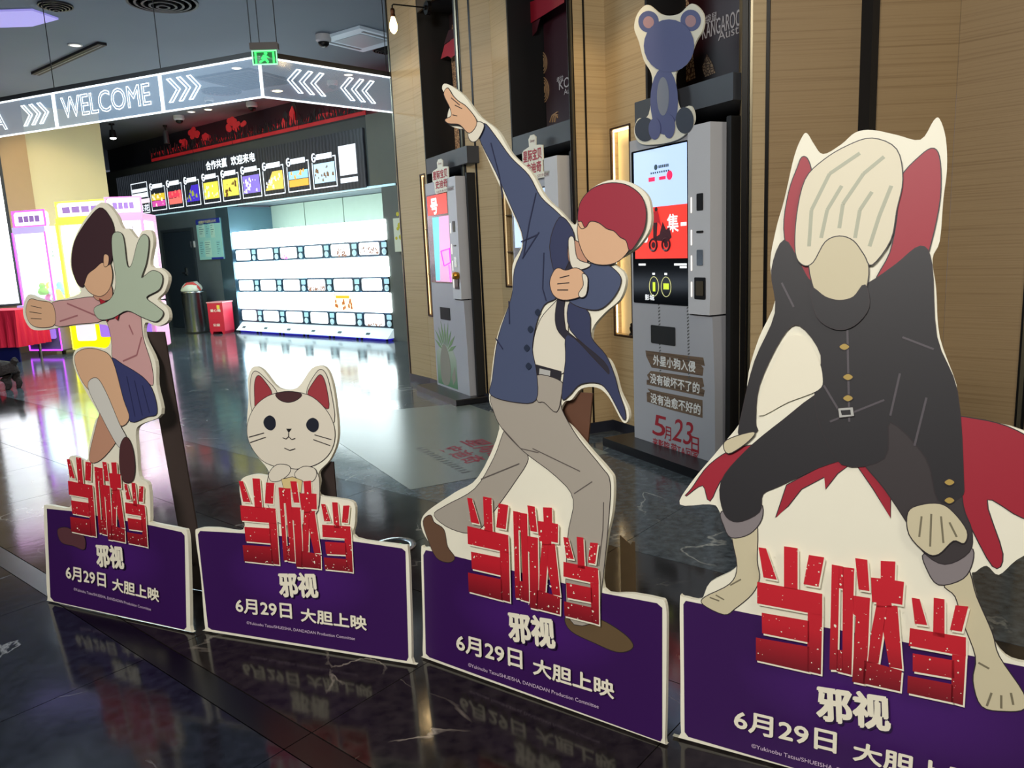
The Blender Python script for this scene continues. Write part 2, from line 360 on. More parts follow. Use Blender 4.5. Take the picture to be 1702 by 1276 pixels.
# ---------------------------------------------------------------- kiosk wall: posts between three machine bays
A = {1: (-1.04, 7.84), 2: (-.335, 6.62), 3: (.455, 5.2), 4: (1.222, 4.06)}
B = {1: (-.79, 7.46), 2: (-.046, 6.39), 3: (.702, 5.31), 4: (1.45, 4.08)}
NW = {1: .2, 2: .28, 3: .43}
RD = .42
bay = {k: Fr(B[k], U) for k in (1, 2, 3)}
wr = struct('wall_right')
def loc2(fr, p):      # world plan point -> local x,y
    q = np.array([p[0], p[1], 0]) - fr.O; return (float(q @ fr.X), float(q @ fr.Y))
for k in (1, 2, 3):
    fr = bay[k]; n = NW[k]; a = loc2(fr, A[k])
    e = bpy.data.objects.new('post_panel', None); COL.objects.link(e)
    mb = MB()
    # front face slab A->B, and the niche face with its opening
    mb.vprism([a, (0, 0), (.01, .16), (.01, RD), (a[0] - .01, RD)], 0, CEIL)
    if k == 1: z = (fr.px(706, 290)[1], fr.px(706, 522)[1]); t = (.05, .15)
    elif k == 3: z = (fr.px(1033, 212)[1], fr.px(1033, 556)[1]); t = (fr.px(1020, 400)[0], fr.px(1049, 400)[0])
    else: z = (1.0, 1.9); t = (.09, .25)
    mb.box(0, n, 0, .15, 0, z[1]) if False else None
    zl, zh = min(z), max(z)
    mb.box(.0, n, 0.001, .15, 0, zl); mb.box(.0, n, 0.001, .15, zh, CEIL)
    mb.box(.0, t[0], 0.001, .15, zl, zh); mb.box(t[1], n, 0.001, .15, zl, zh); mb.box(.031, n, .151, RD, 0, CEIL)
    bpy.data.objects.remove(e)
    o = mb.build('post_panel', WOOD, wr); o.matrix_world = fr.mat()
    # display niche
    nf = MB(); bw = .012
    for q in ((t[0] - bw, t[1] + bw, zl - bw, zl), (t[0] - bw, t[1] + bw, zh, zh + bw), (t[0] - bw, t[0], zl, zh), (t[1], t[1] + bw, zl, zh)):
        nf.box(q[0], q[1], -.006, .008, q[2], q[3])
    nt = thing('display_niche', {1: 'narrow dim glazed wall niche with small figures beside the leftmost kiosk', 2: 'slim dark wall niche left of the middle kiosk', 3: 'tall warmly lit cream wall niche beside the kiosk with the blue screen'}[k], 'niche', fr)
    nf.build('niche_frame', mat('niche_bronze', srgb(60, 42, 34), .4, .5), nt)
    back = MB().box(t[0] + .001, t[1] - .001, .05, .06, zl + .001, zh - .001)
    back.build('niche_back', mat('niche_cream', srgb(232, 214, 170), .6) if k == 3 else mat('niche_tan', srgb(150, 128, 90), .6), nt)
    MB().box(t[0] + .004, t[1] - .004, .008, .03, zh - .012, zh - .002).box(t[0] + .002, t[0] + .008, .01, .016, zl + .01, zh - .013).build('light_strip', mat('niche_light_%d' % k, (1, .8, .5), emis=(1, .76, .4), es={1: 1.5, 2: .5, 3: 9}[k]), nt)
    if k != 3:
        for zz in (.3, .62): MB().box(t[0] + .002, t[1] - .002, .012, .048, zl + (zh - zl) * zz - .004, zl + (zh - zl) * zz + .004).build('glass_shelf', CHROME, nt)
    else:
        fg = MB(); fx = t[1] - .05
        fg.lathe([(.0, 0), (.018, 0), (.014, .012), (.006, .02), (.012, .035), (.014, .05), (.006, .062), (.009, .072), (.0, .084)], (fx, .026, zl), 10)
        tag(fg.build('figurine', BLACKMETAL), 'tiny dark figurine standing at the bottom of the lit wall niche', 'figurine').matrix_world = fr.mat()
    # skirting
    ou = np.array(a) / np.linalg.norm(a); nn = np.array([-ou[1], ou[0]]) * .014
    if nn[1] > 0: nn = -nn
    sk = MB().vprism([tuple(np.array(a) + nn), tuple(nn), (0, 0), a], 0, .075); sk.vprism([tuple(nn), (n, -.014), (n, 0), (0, 0)], 0, .075)
    o = sk.build('skirting_board', BASEM, wr); o.matrix_world = fr.mat()
    # vertical metal joints of the front face
    def strip_at(s0, s1, out, m, nm):
        p0 = np.array(a) * (1 - s0); p1 = np.array(a) * (1 - s1); q = nn / .014 * out
        o = MB().vprism([tuple(p0 + q), tuple(p1 + q), tuple(p1), tuple(p0)], .076, CEIL - .001).build(nm, m, wr); o.matrix_world = fr.mat()
    if k == 1:
        strip_at(-.015, .012, .006, CHROME, 'edge_trim'); strip_at(.012, .05, .003, BLACKMETAL, 'joint_strip')
    else:
        strip_at(-.02, .04, .005, BLACKMETAL, 'joint_strip'); strip_at(.04, .085, .012, CHROME, 'edge_trim'); strip_at(.085, .13, .004, BLACKMETAL, 'joint_strip')
        strip_at(.40, .45, .003, BLACKMETAL, 'joint_strip')
    # recess shell
    r0 = n; r1 = n + .96; rc = MB()
    rc.box(r0 - .0, r1 + .3, RD, RD + .05, 0, CEIL); rc.box(r0 + .0005, r0 + .02, .0, RD, .0, CEIL)
    rc.box(r0 + .02, r1, .02, RD, 3.4, CEIL)
    o = rc.build('recess_lining', BLACK, wr); o.matrix_world = fr.mat()
    o = MB().box(r0 + .02, r1 + .04, -.0, .02, 3.38, CEIL - .001).build('lintel_panel', mat('bronze_panel', srgb(84, 70, 50), .4, .3, var=.06), wr); o.matrix_world = fr.mat()
    # grey fascia between the kiosk and the picture above it
    o = MB().bbox(r0 + .021, r0 + (.86 if k == 3 else .93), -.10 if k == 3 else -.0, .28, 1.995, 2.13, .003).build('kiosk_fascia', mat('charcoal_fascia', srgb(62, 65, 72), .4, var=.08), wr); o.matrix_world = fr.mat()
# post at the right end and the wide oak panels
frD = Fr(A[4], (1, 0.0)); cD = 2.30
o = MB().vprism([A[4], (cD + .0, 4.06), (cD + .1, 4.6), (1.45, 4.9)], 0, CEIL).build('oak_panel', WOOD, wr)
SEAMX = frD.px(1275, 200)[0]
seg = [(-.0, .028, .004, BLACKMETAL), (SEAMX - .1, SEAMX - .092, .012, BLACKMETAL), (SEAMX - .01, SEAMX + .008, .004, BLACKMETAL)]
o = MB().box(SEAMX + .008, cD - A[4][0], -.012, 0, .08, CEIL - .001).build('wide_oak_panel', WOOD2, wr); o.matrix_world = frD.mat()
for a_, b_, dd, m_ in seg:
    o = MB().box(a_, b_, -dd, .001, .076, CEIL - .001).build('joint_strip', m_, wr); o.matrix_world = frD.mat()
o = MB().box(.034, .05, -.012, .0, .08, CEIL - .002).build('edge_trim', CHROME, wr); o.matrix_world = frD.mat()
o = MB().box(.03, cD - A[4][0], -.026, 0, 0, .078).build('skirting_board', BASEM, wr); o.matrix_world = frD.mat()
frE = Fr((cD, 4.06 - .014), (.69, -.72)); LE = .38
o = MB().box(0, LE, 0, .2, 0, CEIL).build('oak_panel', WOOD2, wr); o.matrix_world = frE.mat()
o = MB().box(0, LE, -.014, 0, 0, .078).build('skirting_board', BASEM, wr); o.matrix_world = frE.mat()
for a_, b_, dd, m_ in ((LE - .03, LE - .018, .01, BLACKMETAL), (LE - .018, LE, .02, CHROME), (LE, LE + .012, .01, BLACKMETAL)):
    o = MB().box(a_, b_, -dd, .002, .08, CEIL - .002).build('joint_strip', m_, wr); o.matrix_world = frE.mat()
frG = Fr((cD + .69 * (LE + .012), 4.046 - .72 * (LE + .012)), (.55, -.835))
o = MB().box(0, 6, 0, .2, 0, CEIL).build('oak_panel', WOOD, wr); o.matrix_world = frG.mat()

# ---------------------------------------------------------------- back wall with the menu fascia
OB = gnd(637, 565)[:2]; bk = Fr(OB, Wd)
wb = struct('wall_back')
def bw_(nm, mb, m, kind=None):
    o = mb.build(nm, m, wb); o.matrix_world = bk.mat(); return o
XR = 1.05
bw_('wall_face', MB().box(-9.6, -4.12, .02, .3, 0, 2.29), DARKWALL)                     # left of the alcove
bw_('wall_face', MB().box(-9.6, XR + .5, .0, .35, 2.29, 3.28), mat('fascia_charcoal', srgb(72, 74, 72), .55, var=.1, vs=3))
bw_('upper_wall', MB().box(-9.6, XR + .5, .5, .7, 3.28, CEIL), mat('upper_dark', srgb(40, 44, 54), .7, var=.1))
bw_('ledge', MB().box(-9.6, XR + .5, .0, .5, 3.28, 3.30), mat('ledge_dark', srgb(40, 40, 44), .6))
bw_('alcove_back', MB().box(-4.1, .5, .95, 1.1, 0, 2.29), mat('alcove_dark', srgb(40, 52, 66), .5, var=.1))
bw_('alcove_soffit', MB().box(-4.1, .5, .35, 1.1, 2.29, 2.34), DARKWALL)
bw_('light_cove', MB().box(-7.9, .52, -.02, .0, 2.262, 2.292), mat('cove_glow', (.7, .95, 1), emis=(.55, .9, 1), es=.55))
ax = [bk.px(p, 340, .9)[0] for p in (446, 505, 570, 643)]
for i in range(3):
    bw_('alcove_panel', MB().box(ax[i] + .012, ax[i + 1] - .012, .9, .945, 1.2, 2.28), mat('sage_panel', srgb(150, 168, 156), .45, var=.06))
# pillar left of the machines and grey pier at the right
PL = bk.px(374, 500)[0]; PR = bk.px(403, 545, .25)[0]
bw_('alcove_jamb', MB().box(PL, -3.98, -.005, .9, 0, 2.262), mat('bluish_metal', srgb(110, 140, 160), .25, .8, var=.12, vs=3))
g0 = bk.px(650, 570)[0]
bw_('pier', MB().box(g0 + .03, XR + .6, -.0, 1.2, 0, 2.262), GREYWALL)
bw_('pier', MB().box(-.02, XR + .5, -.012, .0, 2.30, 3.3), mat('pier_face', srgb(104, 104, 92), .5, var=.12, vs=2))
# door in the dark wall
dz = bk.px(300, 385)[1]; d0, d1 = bk.px(284, 500)[0], bk.px(312, 500)[0]; d2 = bk.px(331, 500)[0]
dr = struct('door_1'); dr.matrix_world = bk.mat()
MB().box(d0, d2, -.012, .019, 0.005, dz).build('door_leaf', mat('door_slate', srgb(34, 44, 56), .45, var=.1), dr)
MB().box(d0 - .05, d0, -.02, .019, 0, dz + .06).box(d2, d2 + .05, -.02, .019, 0, dz + .06).box(d0, d2, -.02, .019, dz + .005, dz + .06).build('door_frame', mat('door_frame_dark', srgb(44, 52, 60), .4), dr)
h = bk.px(311, 453); 
MB().bbox(h[0] - .03, h[0] + .03, -.03, -.0125, h[1] - .06, h[1] + .1, .01).build('lock_plate', STEEL, dr)
MB().bbox(h[0] - .08, h[0] + .05, -.06, -.031, h[1] - .02, h[1] + .01, .008).build('door_handle', STEEL, dr)

# cream column with the light box
c1 = gnd(19, 172, CEIL)[:2]; c2 = gnd(163, 188, CEIL)[:2]
frC = Fr(c1, c2 - c1); LC = float(np.linalg.norm(c2 - c1))
wc = struct('wall_column'); wc.matrix_world = frC.mat()
MB().box(0, LC, 0, .8, 0, CEIL).build('column_face', CREAM, wc)
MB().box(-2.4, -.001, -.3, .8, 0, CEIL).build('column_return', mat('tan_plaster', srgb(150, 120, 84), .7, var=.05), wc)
lx = frC.px(24, 229, -.36)[0]
lb = thing('light_box', 'tall white and pink backlit advertising light box at the left edge', 'light box', frC)
MB().box(-1.05, -.42, -.36, -.301, .76, 3.15).build('light_box_frame', BLACK, lb)
o = MB().box(-1.03, -.47, -.366, -.361, .79, 3.12).build('light_panel', mat('lightbox_face', (1, 1, 1), emis=(1, 1, 1), es=1.6), lb)
mm = MATS['lightbox_face']; nt = mm.node_tree; tc = N(mm, 'ShaderNodeTexCoord'); s_ = N(mm, 'ShaderNodeSeparateXYZ'); crr = N(mm, 'ShaderNodeValToRGB')
crr.color_ramp.elements[0].position = .75; crr.color_ramp.elements[0].color = (1, 1, 1, 1); crr.color_ramp.elements[1].position = .97; crr.color_ramp.elements[1].color = (.9, .12, .75, 1)
nt.links.new(tc.outputs['Generated'], s_.inputs[0]); nt.links.new(s_.outputs['Z'], crr.inputs[0]); nt.links.new(crr.outputs[0], nt.nodes['Principled BSDF'].inputs['Emission Color'])
# ================================================================ kiosks in the bays
RED = flat('print_red', 186, 34, 52); REDT = flat('print_title_red', 176, 40, 56)
INK = flat('print_ink', 24, 22, 26); PAPER = flat('print_white', 238, 238, 234)
SCRBLK = mat('screen_black', srgb(10, 12, 16), .12)
def scr(name, r, g, b, s=.9): return mat(name, srgb(r, g, b), .3, emis=srgb(r, g, b), es=s)
def kiosk(fr, x0, y0, label, hh=1.905, screen_z=(.93, 1.84), side='steel'):
    t = thing('ticket_kiosk', label, 'kiosk', fr)
    sx0, sx1 = x0 + .04, x0 + .54; W = .79; yb = y0 + .34
    MB().bbox(x0 - .12, x0 + W + .06, y0 - .17, yb, 0.0, .055, .008).build('plinth', mat('kiosk_plinth', srgb(26, 26, 30), .3), t)
    MB().prism([(x0, .056), (x0 + W - .03, .056), (x0 + W - .035, .5), (x0 + W - .055, .88), (sx1 + .01, .88), (sx1 + .01, hh), (x0, hh)], y0, yb).build('door_panel', SILVER, t)
    MB().prism([(x0 + .56, .89), (x0 + W - .055, .89), (x0 + W - .05, 1.0), (x0 + W - .05, hh), (x0 + .56, hh)], y0 - .02, yb).build('payment_column', WHITE, t)
    MB().box(x0 + .551, x0 + .559, y0 + .01, yb, .885, hh).build('gap_strip', BLACK, t)
    MB().bbox(x0 + W - .005, x0 + W + .03, y0 + .05, yb, .056, hh + .02, .004).build('side_panel', BLACK, t)
    s = MB().bbox(sx0 - .02, sx1, y0 - .004, y0 - .0005, screen_z[0], screen_z[1], .006).build('screen', SCRBLK, t)
    cx = x0 + .66
    for z0, z1, wd, nm in ((1.455, 1.545, .05, 'camera_window'), (1.335, 1.347, .055, 'card_slot'), (1.16, 1.245, .05, 'reader'), (.975, 1.095, .09, 'ticket_tray')):
        q = MB().bbox(cx - wd * .5, cx + wd * .5, y0 - .024, y0 - .0205, z0, z1, .004).build(nm, BLACKMETAL if nm != 'reader' else STEEL, t)
        if nm == 'ticket_tray': MB().bbox(cx - .03, cx + .03, y0 - .0265, y0 - .0245, z0 + .02, z1 - .02, .004).build('flap', mat('tray_flap', srgb(70, 60, 40), .3), q)
    for z in (1.445, 1.27, 1.13, .985): MB().bbox(cx - .075, cx - .067, y0 - .023, y0 - .0205, z, z + .085, .003).build('indicator_light', mat('indicator_glow', (1, .9, .8), emis=(1, .92, .85), es=.8), t)
    MB().bbox(x0 + .19, x0 + .42, y0 - .004, y0 - .0005, .69, .80, .005).build('dispenser_opening', BLACK, t)
    return t, s, sx0, sx1
# --- right kiosk
fr = bay[3]; kx, ky = .44, -.133
k3, s3, sx0, sx1 = kiosk(fr, kx, ky, 'grey ticket kiosk with blue and red screen and printed wooden planks', )
def fq(px, py, off=ky): return fr.px(px, py, off)
ys = ky - .0045
MB().sheet([(sx0 + .005, 1.83), (sx1 - .005, 1.83), (sx1 - .005, 1.5), (sx0 + .005, 1.5)], ys).build('screen_image', scr('screen_sky_blue', 176, 200, 240, .95), s3)
MB().sheet([(sx0 + .005, 1.5), (sx1 - .005, 1.5), (sx1 - .005, 1.2), (sx0 + .005, 1.2)], ys).build('screen_image', scr('screen_red', 226, 58, 48, .9), s3)
tx = MB(); m_ = (sx0 + sx1) / 2
letters(tx, '影城', (sx0 + .1, .95), (sx0 + .19, .95), .035, ys - .001, .012)
for a_, b_, z in ((sx0 + .04, sx0 + .11, 1.165), (sx1 - .12, sx1 - .01, 1.165), (sx1 - .07, sx1 - .01, 1.15), (m_ - .075, m_ - .05, 1.11), (m_ + .04, m_ + .065, 1.11)): MB().box(a_, b_, ys - .0015, ys - .001, z - .006, z + .006).build('screen_caption', scr('screen_text_white', 235, 238, 240, .9), s3)
tx.build('screen_lettering', MATS['screen_text_white'], s3)
rg = MB()
for c in (m_ - .06, m_ + .055):
    rg.tube([(c + .045 * math.cos(a), ys - .002, 1.035 + .058 * math.sin(a)) for a in np.arange(24) * math.pi / 12], .002, 5, True)
rg.build('screen_ring', scr('ring_gold', 200, 200, 140, .8), s3)
MB().box(m_ - .072, m_ - .048, ys - .002, ys - .001, 1.005, 1.06).box(m_ + .03, m_ + .08, ys - .002, ys - .001, 1.02, 1.055).build('screen_icon', scr('icon_lime', 200, 220, 60, .9), s3)
sl = MB(); sl.box(m_ + .0, m_ + .06, ys - .002, ys - .001, 1.65, 1.668); letters(sl, 'Q', (m_ + .08, 1.648), (m_ + .11, 1.648), .035, ys - .001, .02)
sl.disc_y(m_ + .095, 1.668, .026, ys - .0015, ys - .001); sl.box(m_ - .1, m_ - .04, ys - .0015, ys - .001, 1.648, 1.672)
sl.build('screen_search_bar', scr('search_magenta', 226, 40, 90, .9), s3)
dk = MB().disc_y(m_ - .03, 1.725, .016, ys - .0015, ys - .001)
for i in range(6): dk.box(m_ - .005 + i * .016, m_ + .007 + i * .016, ys - .0015, ys - .001, 1.717, 1.733)
for i in range(9): dk.box(m_ - .08 + i * .02, m_ - .068 + i * .02, ys - .0015, ys - .001, 1.69, 1.7)
dk.build('screen_caption', scr('caption_dark', 60, 80, 90, .6), s3)
bt = MB(); letters(bt, '号', (sx0 + .05, 1.3), (sx0 + .15, 1.3), .15, ys - .001, .03); letters(bt, '集', (m_ + .07, 1.35), (m_ + .17, 1.35), .1, ys - .001, .018)
bt.box(m_ + .19, sx1 - .01, ys - .0015, ys - .001, 1.38, 1.4); bt.build('screen_headline', scr('headline_white', 250, 240, 240, .9), s3)
mo = MB(); mz = 1.28
for c in (m_ - .06, m_ + .06): mo.tube([(c + .035 * math.cos(a), ys - .003, mz + .035 * math.sin(a)) for a in np.arange(18) * math.pi / 9], .007, 5, True)
mo.prism([(m_ - .08, mz + .03), (m_ + .03, mz + .02), (m_ + .07, mz + .07), (m_ + .03, mz + .13), (m_ - .0, mz + .06)], ys - .003, ys - .002)
mo.prism([(m_ - .06, mz + .03), (m_ - .03, mz + .03), (m_ - .02, mz + .12), (m_ - .02, mz + .19), (m_ - .045, mz + .19), (m_ - .06, mz + .1)], ys - .003, ys - .002); mo.disc_y(m_ - .03, mz + .205, .014, ys - .003, ys - .002)
mo.prism([(m_ + .0, mz + .05), (m_ + .09, mz + .1), (m_ + .11, mz + .04), (m_ + .05, mz + .0)], ys - .0028, ys - .0018); mo.disc_y(m_ - .06, mz, .018, ys - .0028, ys - .0018); mo.disc_y(m_ + .06, mz, .018, ys - .0028, ys - .0018)
MB().prism([(m_ - .075, mz + .13), (m_ - .01, mz + .13), (m_ + .02, mz + .1), (m_ - .01, mz + .195), (m_ - .06, mz + .195)], ys - .0042, ys - .0032).build('screen_rider', scr('rider_red', 170, 30, 40, .7), s3)
mo.build('screen_motorcycle', scr('moto_dark', 60, 26, 34, .5), s3)
# ropes and planks printed on the door
rp = MB()
for p in (1095.5, 1143):
    a = fq(p, 508); b = fq(p + 3, 650)
    for i in range(26):
        z = a[1] + (b[1] - a[1]) * i / 26; x = a[0] + (b[0] - a[0]) * i / 26
        rp.prism([(x - .008, z), (x + .008, z + .008), (x + .008, z + .016), (x - .008, z + .009)], ky - .0012, ky - .0002)
rp.build('rope_print', flat('rope_grey', 92, 92, 92), k3)
PLK = lined_wood('plank_print', srgb(118, 96, 76), srgb(84, 66, 50))
def C4(x, y): return (1020 + x / 3.958, 560 + y / 3.958)
pk = [[(210, 88), (590, 135), (600, 190), (575, 185), (592, 205), (585, 255), (250, 200), (215, 125)],
      [(245, 222), (585, 270), (596, 325), (575, 335), (600, 350), (592, 392), (218, 312), (218, 282), (235, 280), (220, 250)],
      [(222, 338), (320, 362), (585, 415), (585, 532), (375, 478), (220, 425), (218, 365), (240, 360)]]
pt = ['外星小狗入侵', '没有破坏不了的', '没有治愈不好的']
tp = [((262, 182), (538, 222), 62), ((242, 302), (565, 358), 56), ((245, 430), (572, 492), 62)]
for i in range(3):
    o = MB().sheet([fq(*C4(*p)) for p in pk[i]], ky - .0005).build('plank_print', PLK, k3)
    a, b = fq(*C4(*tp[i][0])), fq(*C4(*tp[i][1])); b = (b[0], a[1])
    letters(MB(), pt[i], a, b, .062, ky - .0016, .03).build('plank_lettering', PAPER, o)
a = fq(*C4(255, 640)); z0 = fq(*C4(300, 650))[1]
dt = MB()
letters(dt, '5', (a[0], z0), (fq(*C4(335, 650))[0], z0), .13, ky - .0012, .008, .2); letters(dt, '月', (fq(*C4(335, 650))[0], z0 - .01), (fq(*C4(378, 650))[0], z0 - .01), .085, ky - .0012, .012)
letters(dt, '23', (fq(*C4(385, 650))[0], z0), (fq(*C4(505, 650))[0], z0), .14, ky - .0012, .006, .25); letters(dt, '日', (fq(*C4(512, 690))[0], z0 - .03), (fq(*C4(560, 700))[0], z0 - .03), .09, ky - .0012, .014)
zz = fq(*C4(260, 715))[1]
letters(dt, '来影院', (fq(*C4(258, 715))[0], zz), (fq(*C4(368, 740))[0], zz), .055, ky - .0012, .02)
letters(dt, '带TA回家', (fq(*C4(378, 750))[0], zz), (fq(*C4(560, 800))[0], zz), .058, ky - .0012, .014)
dt.build('date_lettering', flat('brush_red', 170, 36, 50), k3)
tag(MB().box(kx + .83, kx + .9, -.02, .03, 1.66, 1.672).prism([(kx + .83, 1.672), (kx + .9, 1.672), (kx + .9, 1.70)], .0, .03).build('bracket', WHITE), 'small white metal bracket in the black gap right of the blue-screen kiosk', 'bracket').matrix_world = fr.mat()

# --- left kiosk and middle kiosk
def title_board(fr, pxs, y, par, k):
    """white die-cut topper with the film title; pxs: left-bottom, right-bottom, left-top, right-top of the lettering block"""
    (x0, z0), (x1, z1) = [fr.px(*p, y) for p in pxs]
    W = x1 - x0; Hh = z1 - z0; q = lambda a, b: (x0 + a * W, z0 + b * Hh)
    out = [(.1, -.02), (1.35, -.02), (1.38, .12), (1.02, .14), (1.02, .42), (1.06, .45), (1.06, .85), (.9, .88), (.7, .9), (.72, 1.12), (.6, 1.2), (.42, 1.2), (.32, 1.1), (.34, .9), (.02, .84), (-.06, .78), (-.06, .45), (.06, .42), (.06, .1)]
    t = MB().prism([q(*p) for p in out], y - .008, y).build('title_topper', FOAM, par); t['label'] = 'white die-cut film title board'
    mb = MB(); yy = y - .0095
    letters(mb, '星际宝贝', q(.0, .5), q(1.0, .5), .31 * Hh, yy, .035); letters(mb, '史迪奇', q(.14, .16), q(.96, .16), .29 * Hh, yy, .035)
    mb.build('title_lettering', REDT, t)
    mb = MB(); letters(mb, 'LILO & STITCH', q(.2, .01), q(1.3, .01), .07 * Hh, yy, .01); letters(mb, 'Disney', q(.42, .98), q(.66, .98), .1 * Hh, yy, .01)
    mb.build('small_lettering', flat('print_grey_red', 150, 90, 96), t); return t
f1 = bay[1]; kx1, ky1 = .26, -.04
k1, s1, a0, a1 = kiosk(f1, kx1, ky1, 'leftmost ticket kiosk with pink neon screen and green leaf print', screen_z=(1.02, 1.8))
yy = ky1 - .0045
MB().sheet([(a0, 1.79), (a1 - .04, 1.79), (a1 - .04, 1.62), (a0, 1.62)], yy).build('screen_image', scr('screen_red', 226, 58, 48), s1)
MB().sheet([(a0 + .1, 1.6), (a1 - .02, 1.6), (a1 - .02, 1.03), (a0 + .1, 1.03)], yy).build('screen_image', scr('screen_pink', 205, 150, 190, .9), s1)
MB().sheet([(a0 + .1, 1.6), (a0 + .26, 1.6), (a0 + .2, 1.04), (a0 + .1, 1.04)], yy - .001).build('screen_image', scr('screen_cyan', 90, 200, 210, .8), s1)
MB().tube([(a0 + .27, yy - .003, 1.3), (a1 - .03, yy - .003, 1.32), (a1 - .03, yy - .003, 1.2), (a0 + .32, yy - .003, 1.17)], .006, 5, True).tube([(a1 - .07, yy - .003, 1.18), (a1 - .05, yy - .003, 1.03)], .006, 5).build('neon_line', scr('neon_magenta', 255, 60, 210, 1.3), s1)
letters(MB(), '号', (a0 + .08, 1.63), (a0 + .24, 1.63), .13, yy - .001, .05).build('screen_headline', MATS['headline_white'], s1)
MB().sheet([(kx1 + .03, .075), (kx1 + .5, .075), (kx1 + .5, .34), (kx1 + .42, .44), (kx1 + .2, .46), (kx1 + .03, .38)], ky1 - .0005).build('leaf_print', ramp_print('green_print', [(0, srgb(84, 136, 96)), (1, srgb(190, 196, 180))], 'Z'), k1)
lv = MB()
for i in range(9):
    a = math.radians(20 + i * 17); cx, cz = kx1 + .26, .38; r = .34 + .04 * (i % 2)
    d = np.array([math.cos(a), math.sin(a)]) ; n_ = np.array([-d[1], d[0]])
    lv.sheet([tuple(np.array([cx, cz]) + d * .06), tuple(np.array([cx, cz]) + d * r * .6 * .8 + n_ * .018), tuple(np.array([cx, cz]) + d * r * .8), tuple(np.array([cx, cz]) + d * r * .6 * .8 - n_ * .018)], ky1 - .0015)
lv.build('leaf_print', flat('leaf_green_print', 128, 158, 112), k1)
lv = MB(); lv.sheet(spl([(kx1 + .14, .1), (kx1 + .3, .1), (kx1 + .36, .26), (kx1 + .3, .42), (kx1 + .2, .45), (kx1 + .12, .3)]), ky1 - .002); lv.sheet([(kx1 + .4, .1), (kx1 + .47, .16), (kx1 + .46, .28), (kx1 + .38, .18)], ky1 - .002)
lv.build('stone_print', flat('stone_grey_print', 150, 146, 132), k1)
kn = MB().lathe([(0, 0), (.03, .004), (.034, .03), (.028, .05), (0, .056)], (0, 0, 0), 14).build('brass_knob', mat('brass', srgb(190, 140, 60), .25, 1.), k1); kn.location = (kx1 + .7, ky1 - .02, 1.09); kn.rotation_euler = (math.pi / 2, 0, 0)
title_board(f1, ((723, 322), (744, 270)), ky1 - .012, k1, 1)
f2 = bay[2]; kx2, ky2 = .33, -.05
k2, s2, a0, a1 = kiosk(f2, kx2, ky2, 'middle ticket kiosk mostly hidden behind the raised navy sleeve', screen_z=(.95, 1.72))
MB().sheet([(a0, 1.71), (a1 - .005, 1.71), (a1 - .005, 1.3), (a0, 1.3)], ky2 - .0045).build('screen_image', MATS['screen_sky_blue'], s2)
title_board(f2, ((873, 300), (901, 232)), ky2 - .012, k2, 2)

# --- pictures in the upper recesses
MAR = {3: ramp_print('maroon_print', [(0, srgb(30, 10, 14)), (1, srgb(66, 10, 18))], 'Z', rough=.35), 2: ramp_print('plum_print', [(0, srgb(84, 78, 84)), (.25, srgb(62, 44, 50)), (1, srgb(70, 18, 34))], 'Z', rough=.35), 1: flat('dark_print', 40, 24, 28)}
SCALE = mat('scale_pattern_print', srgb(206, 168, 128), .5); mm = SCALE; nt = mm.node_tree
tc = N(mm, 'ShaderNodeNewGeometry'); vo = N(mm, 'ShaderNodeTexVoronoi', feature='DISTANCE_TO_EDGE'); vo.inputs['Scale'].default_value = 42
crr = N(mm, 'ShaderNodeValToRGB'); crr.color_ramp.elements[0].position = .06; crr.color_ramp.elements[0].color = (*srgb(104, 66, 48), 1); crr.color_ramp.elements[1].position = .16; crr.color_ramp.elements[1].color = (*srgb(216, 178, 136), 1)
nt.links.new(tc.outputs['Position'], vo.inputs['Vector']); nt.links.new(vo.outputs[0], crr.inputs[0]); nt.links.new(crr.outputs[0], nt.nodes['Principled BSDF'].inputs['Base Color'])
def sign_art(k, label):
    fr = bay[k]; t = thing('recess_picture', label, 'picture', fr)
    MB().box(NW[k] + .03, NW[k] + 1.0, .3, .315, 2.135, 3.38).build('picture_panel', MAR[k], t); return fr, t
def shape(fr, t, pts, off, nm, m, sm=False):
    q = fr.poly(pts, off); q = spl(q) if sm else q
    return MB().prism(q, off - .002, off).build(nm, m, t)
fr, t = sign_art(3, 'maroon picture with white KANGAROO lettering above the blue-screen kiosk')
LET = flat('letter_silver', 196, 188, 188)
p_ = fr.px(1166, 66, .29); q_ = fr.px(1224, 40, .29)
mb = letters(MB(), 'KANGAROO', p_, (p_[0] + 1.1 * (q_[0] - p_[0]), p_[1]), .088, .297, .008)
letters(mb, '袋鼠', fr.px(1171, 41, .29), (fr.px(1171, 41, .29)[0] + .1, fr.px(1171, 41, .29)[1]), .05, .297, .01)
r_ = fr.px(1192, 68, .29); letters(mb, 'Australian', r_, (r_[0] + .36, r_[1]), .05, .297, .004)
mb.build('picture_lettering', LET, t)
shape(fr, t, [(1112, 18), (1125, -12), (1140, -20), (1150, 32), (1148, 60), (1156, 130), (1128, 143), (1120, 140), (1126, 90)], .299, 'patterned_figure', SCALE)
shape(fr, t, [(1175, 90), (1184, 105), (1189, 121), (1172, 128), (1167, 112)], .299, 'patterned_figure', SCALE)
fr, t = sign_art(2, 'plum picture with white KOALA lettering and red kite above the middle kiosk')
p_ = fr.px(928, 150, .29)
mb = letters(MB(), 'KOALA', p_, (p_[0] + .36, p_[1]), .07, .297, .008); a = fr.px(924, 139, .29)
letters(mb, '考拉', a, (a[0] + .1, a[1]), .045, .297, .008); a = fr.px(936, 158, .29); letters(mb, 'Australian', a, (a[0] + .3, a[1]), .04, .297, .003)
mb.build('picture_lettering', LET, t)
shape(fr, t, [(889, 58), (897, 68), (904, 100), (904, 165), (899, 205), (893, 210), (890, 100)], .299, 'patterned_band', SCALE)
wl = MB()
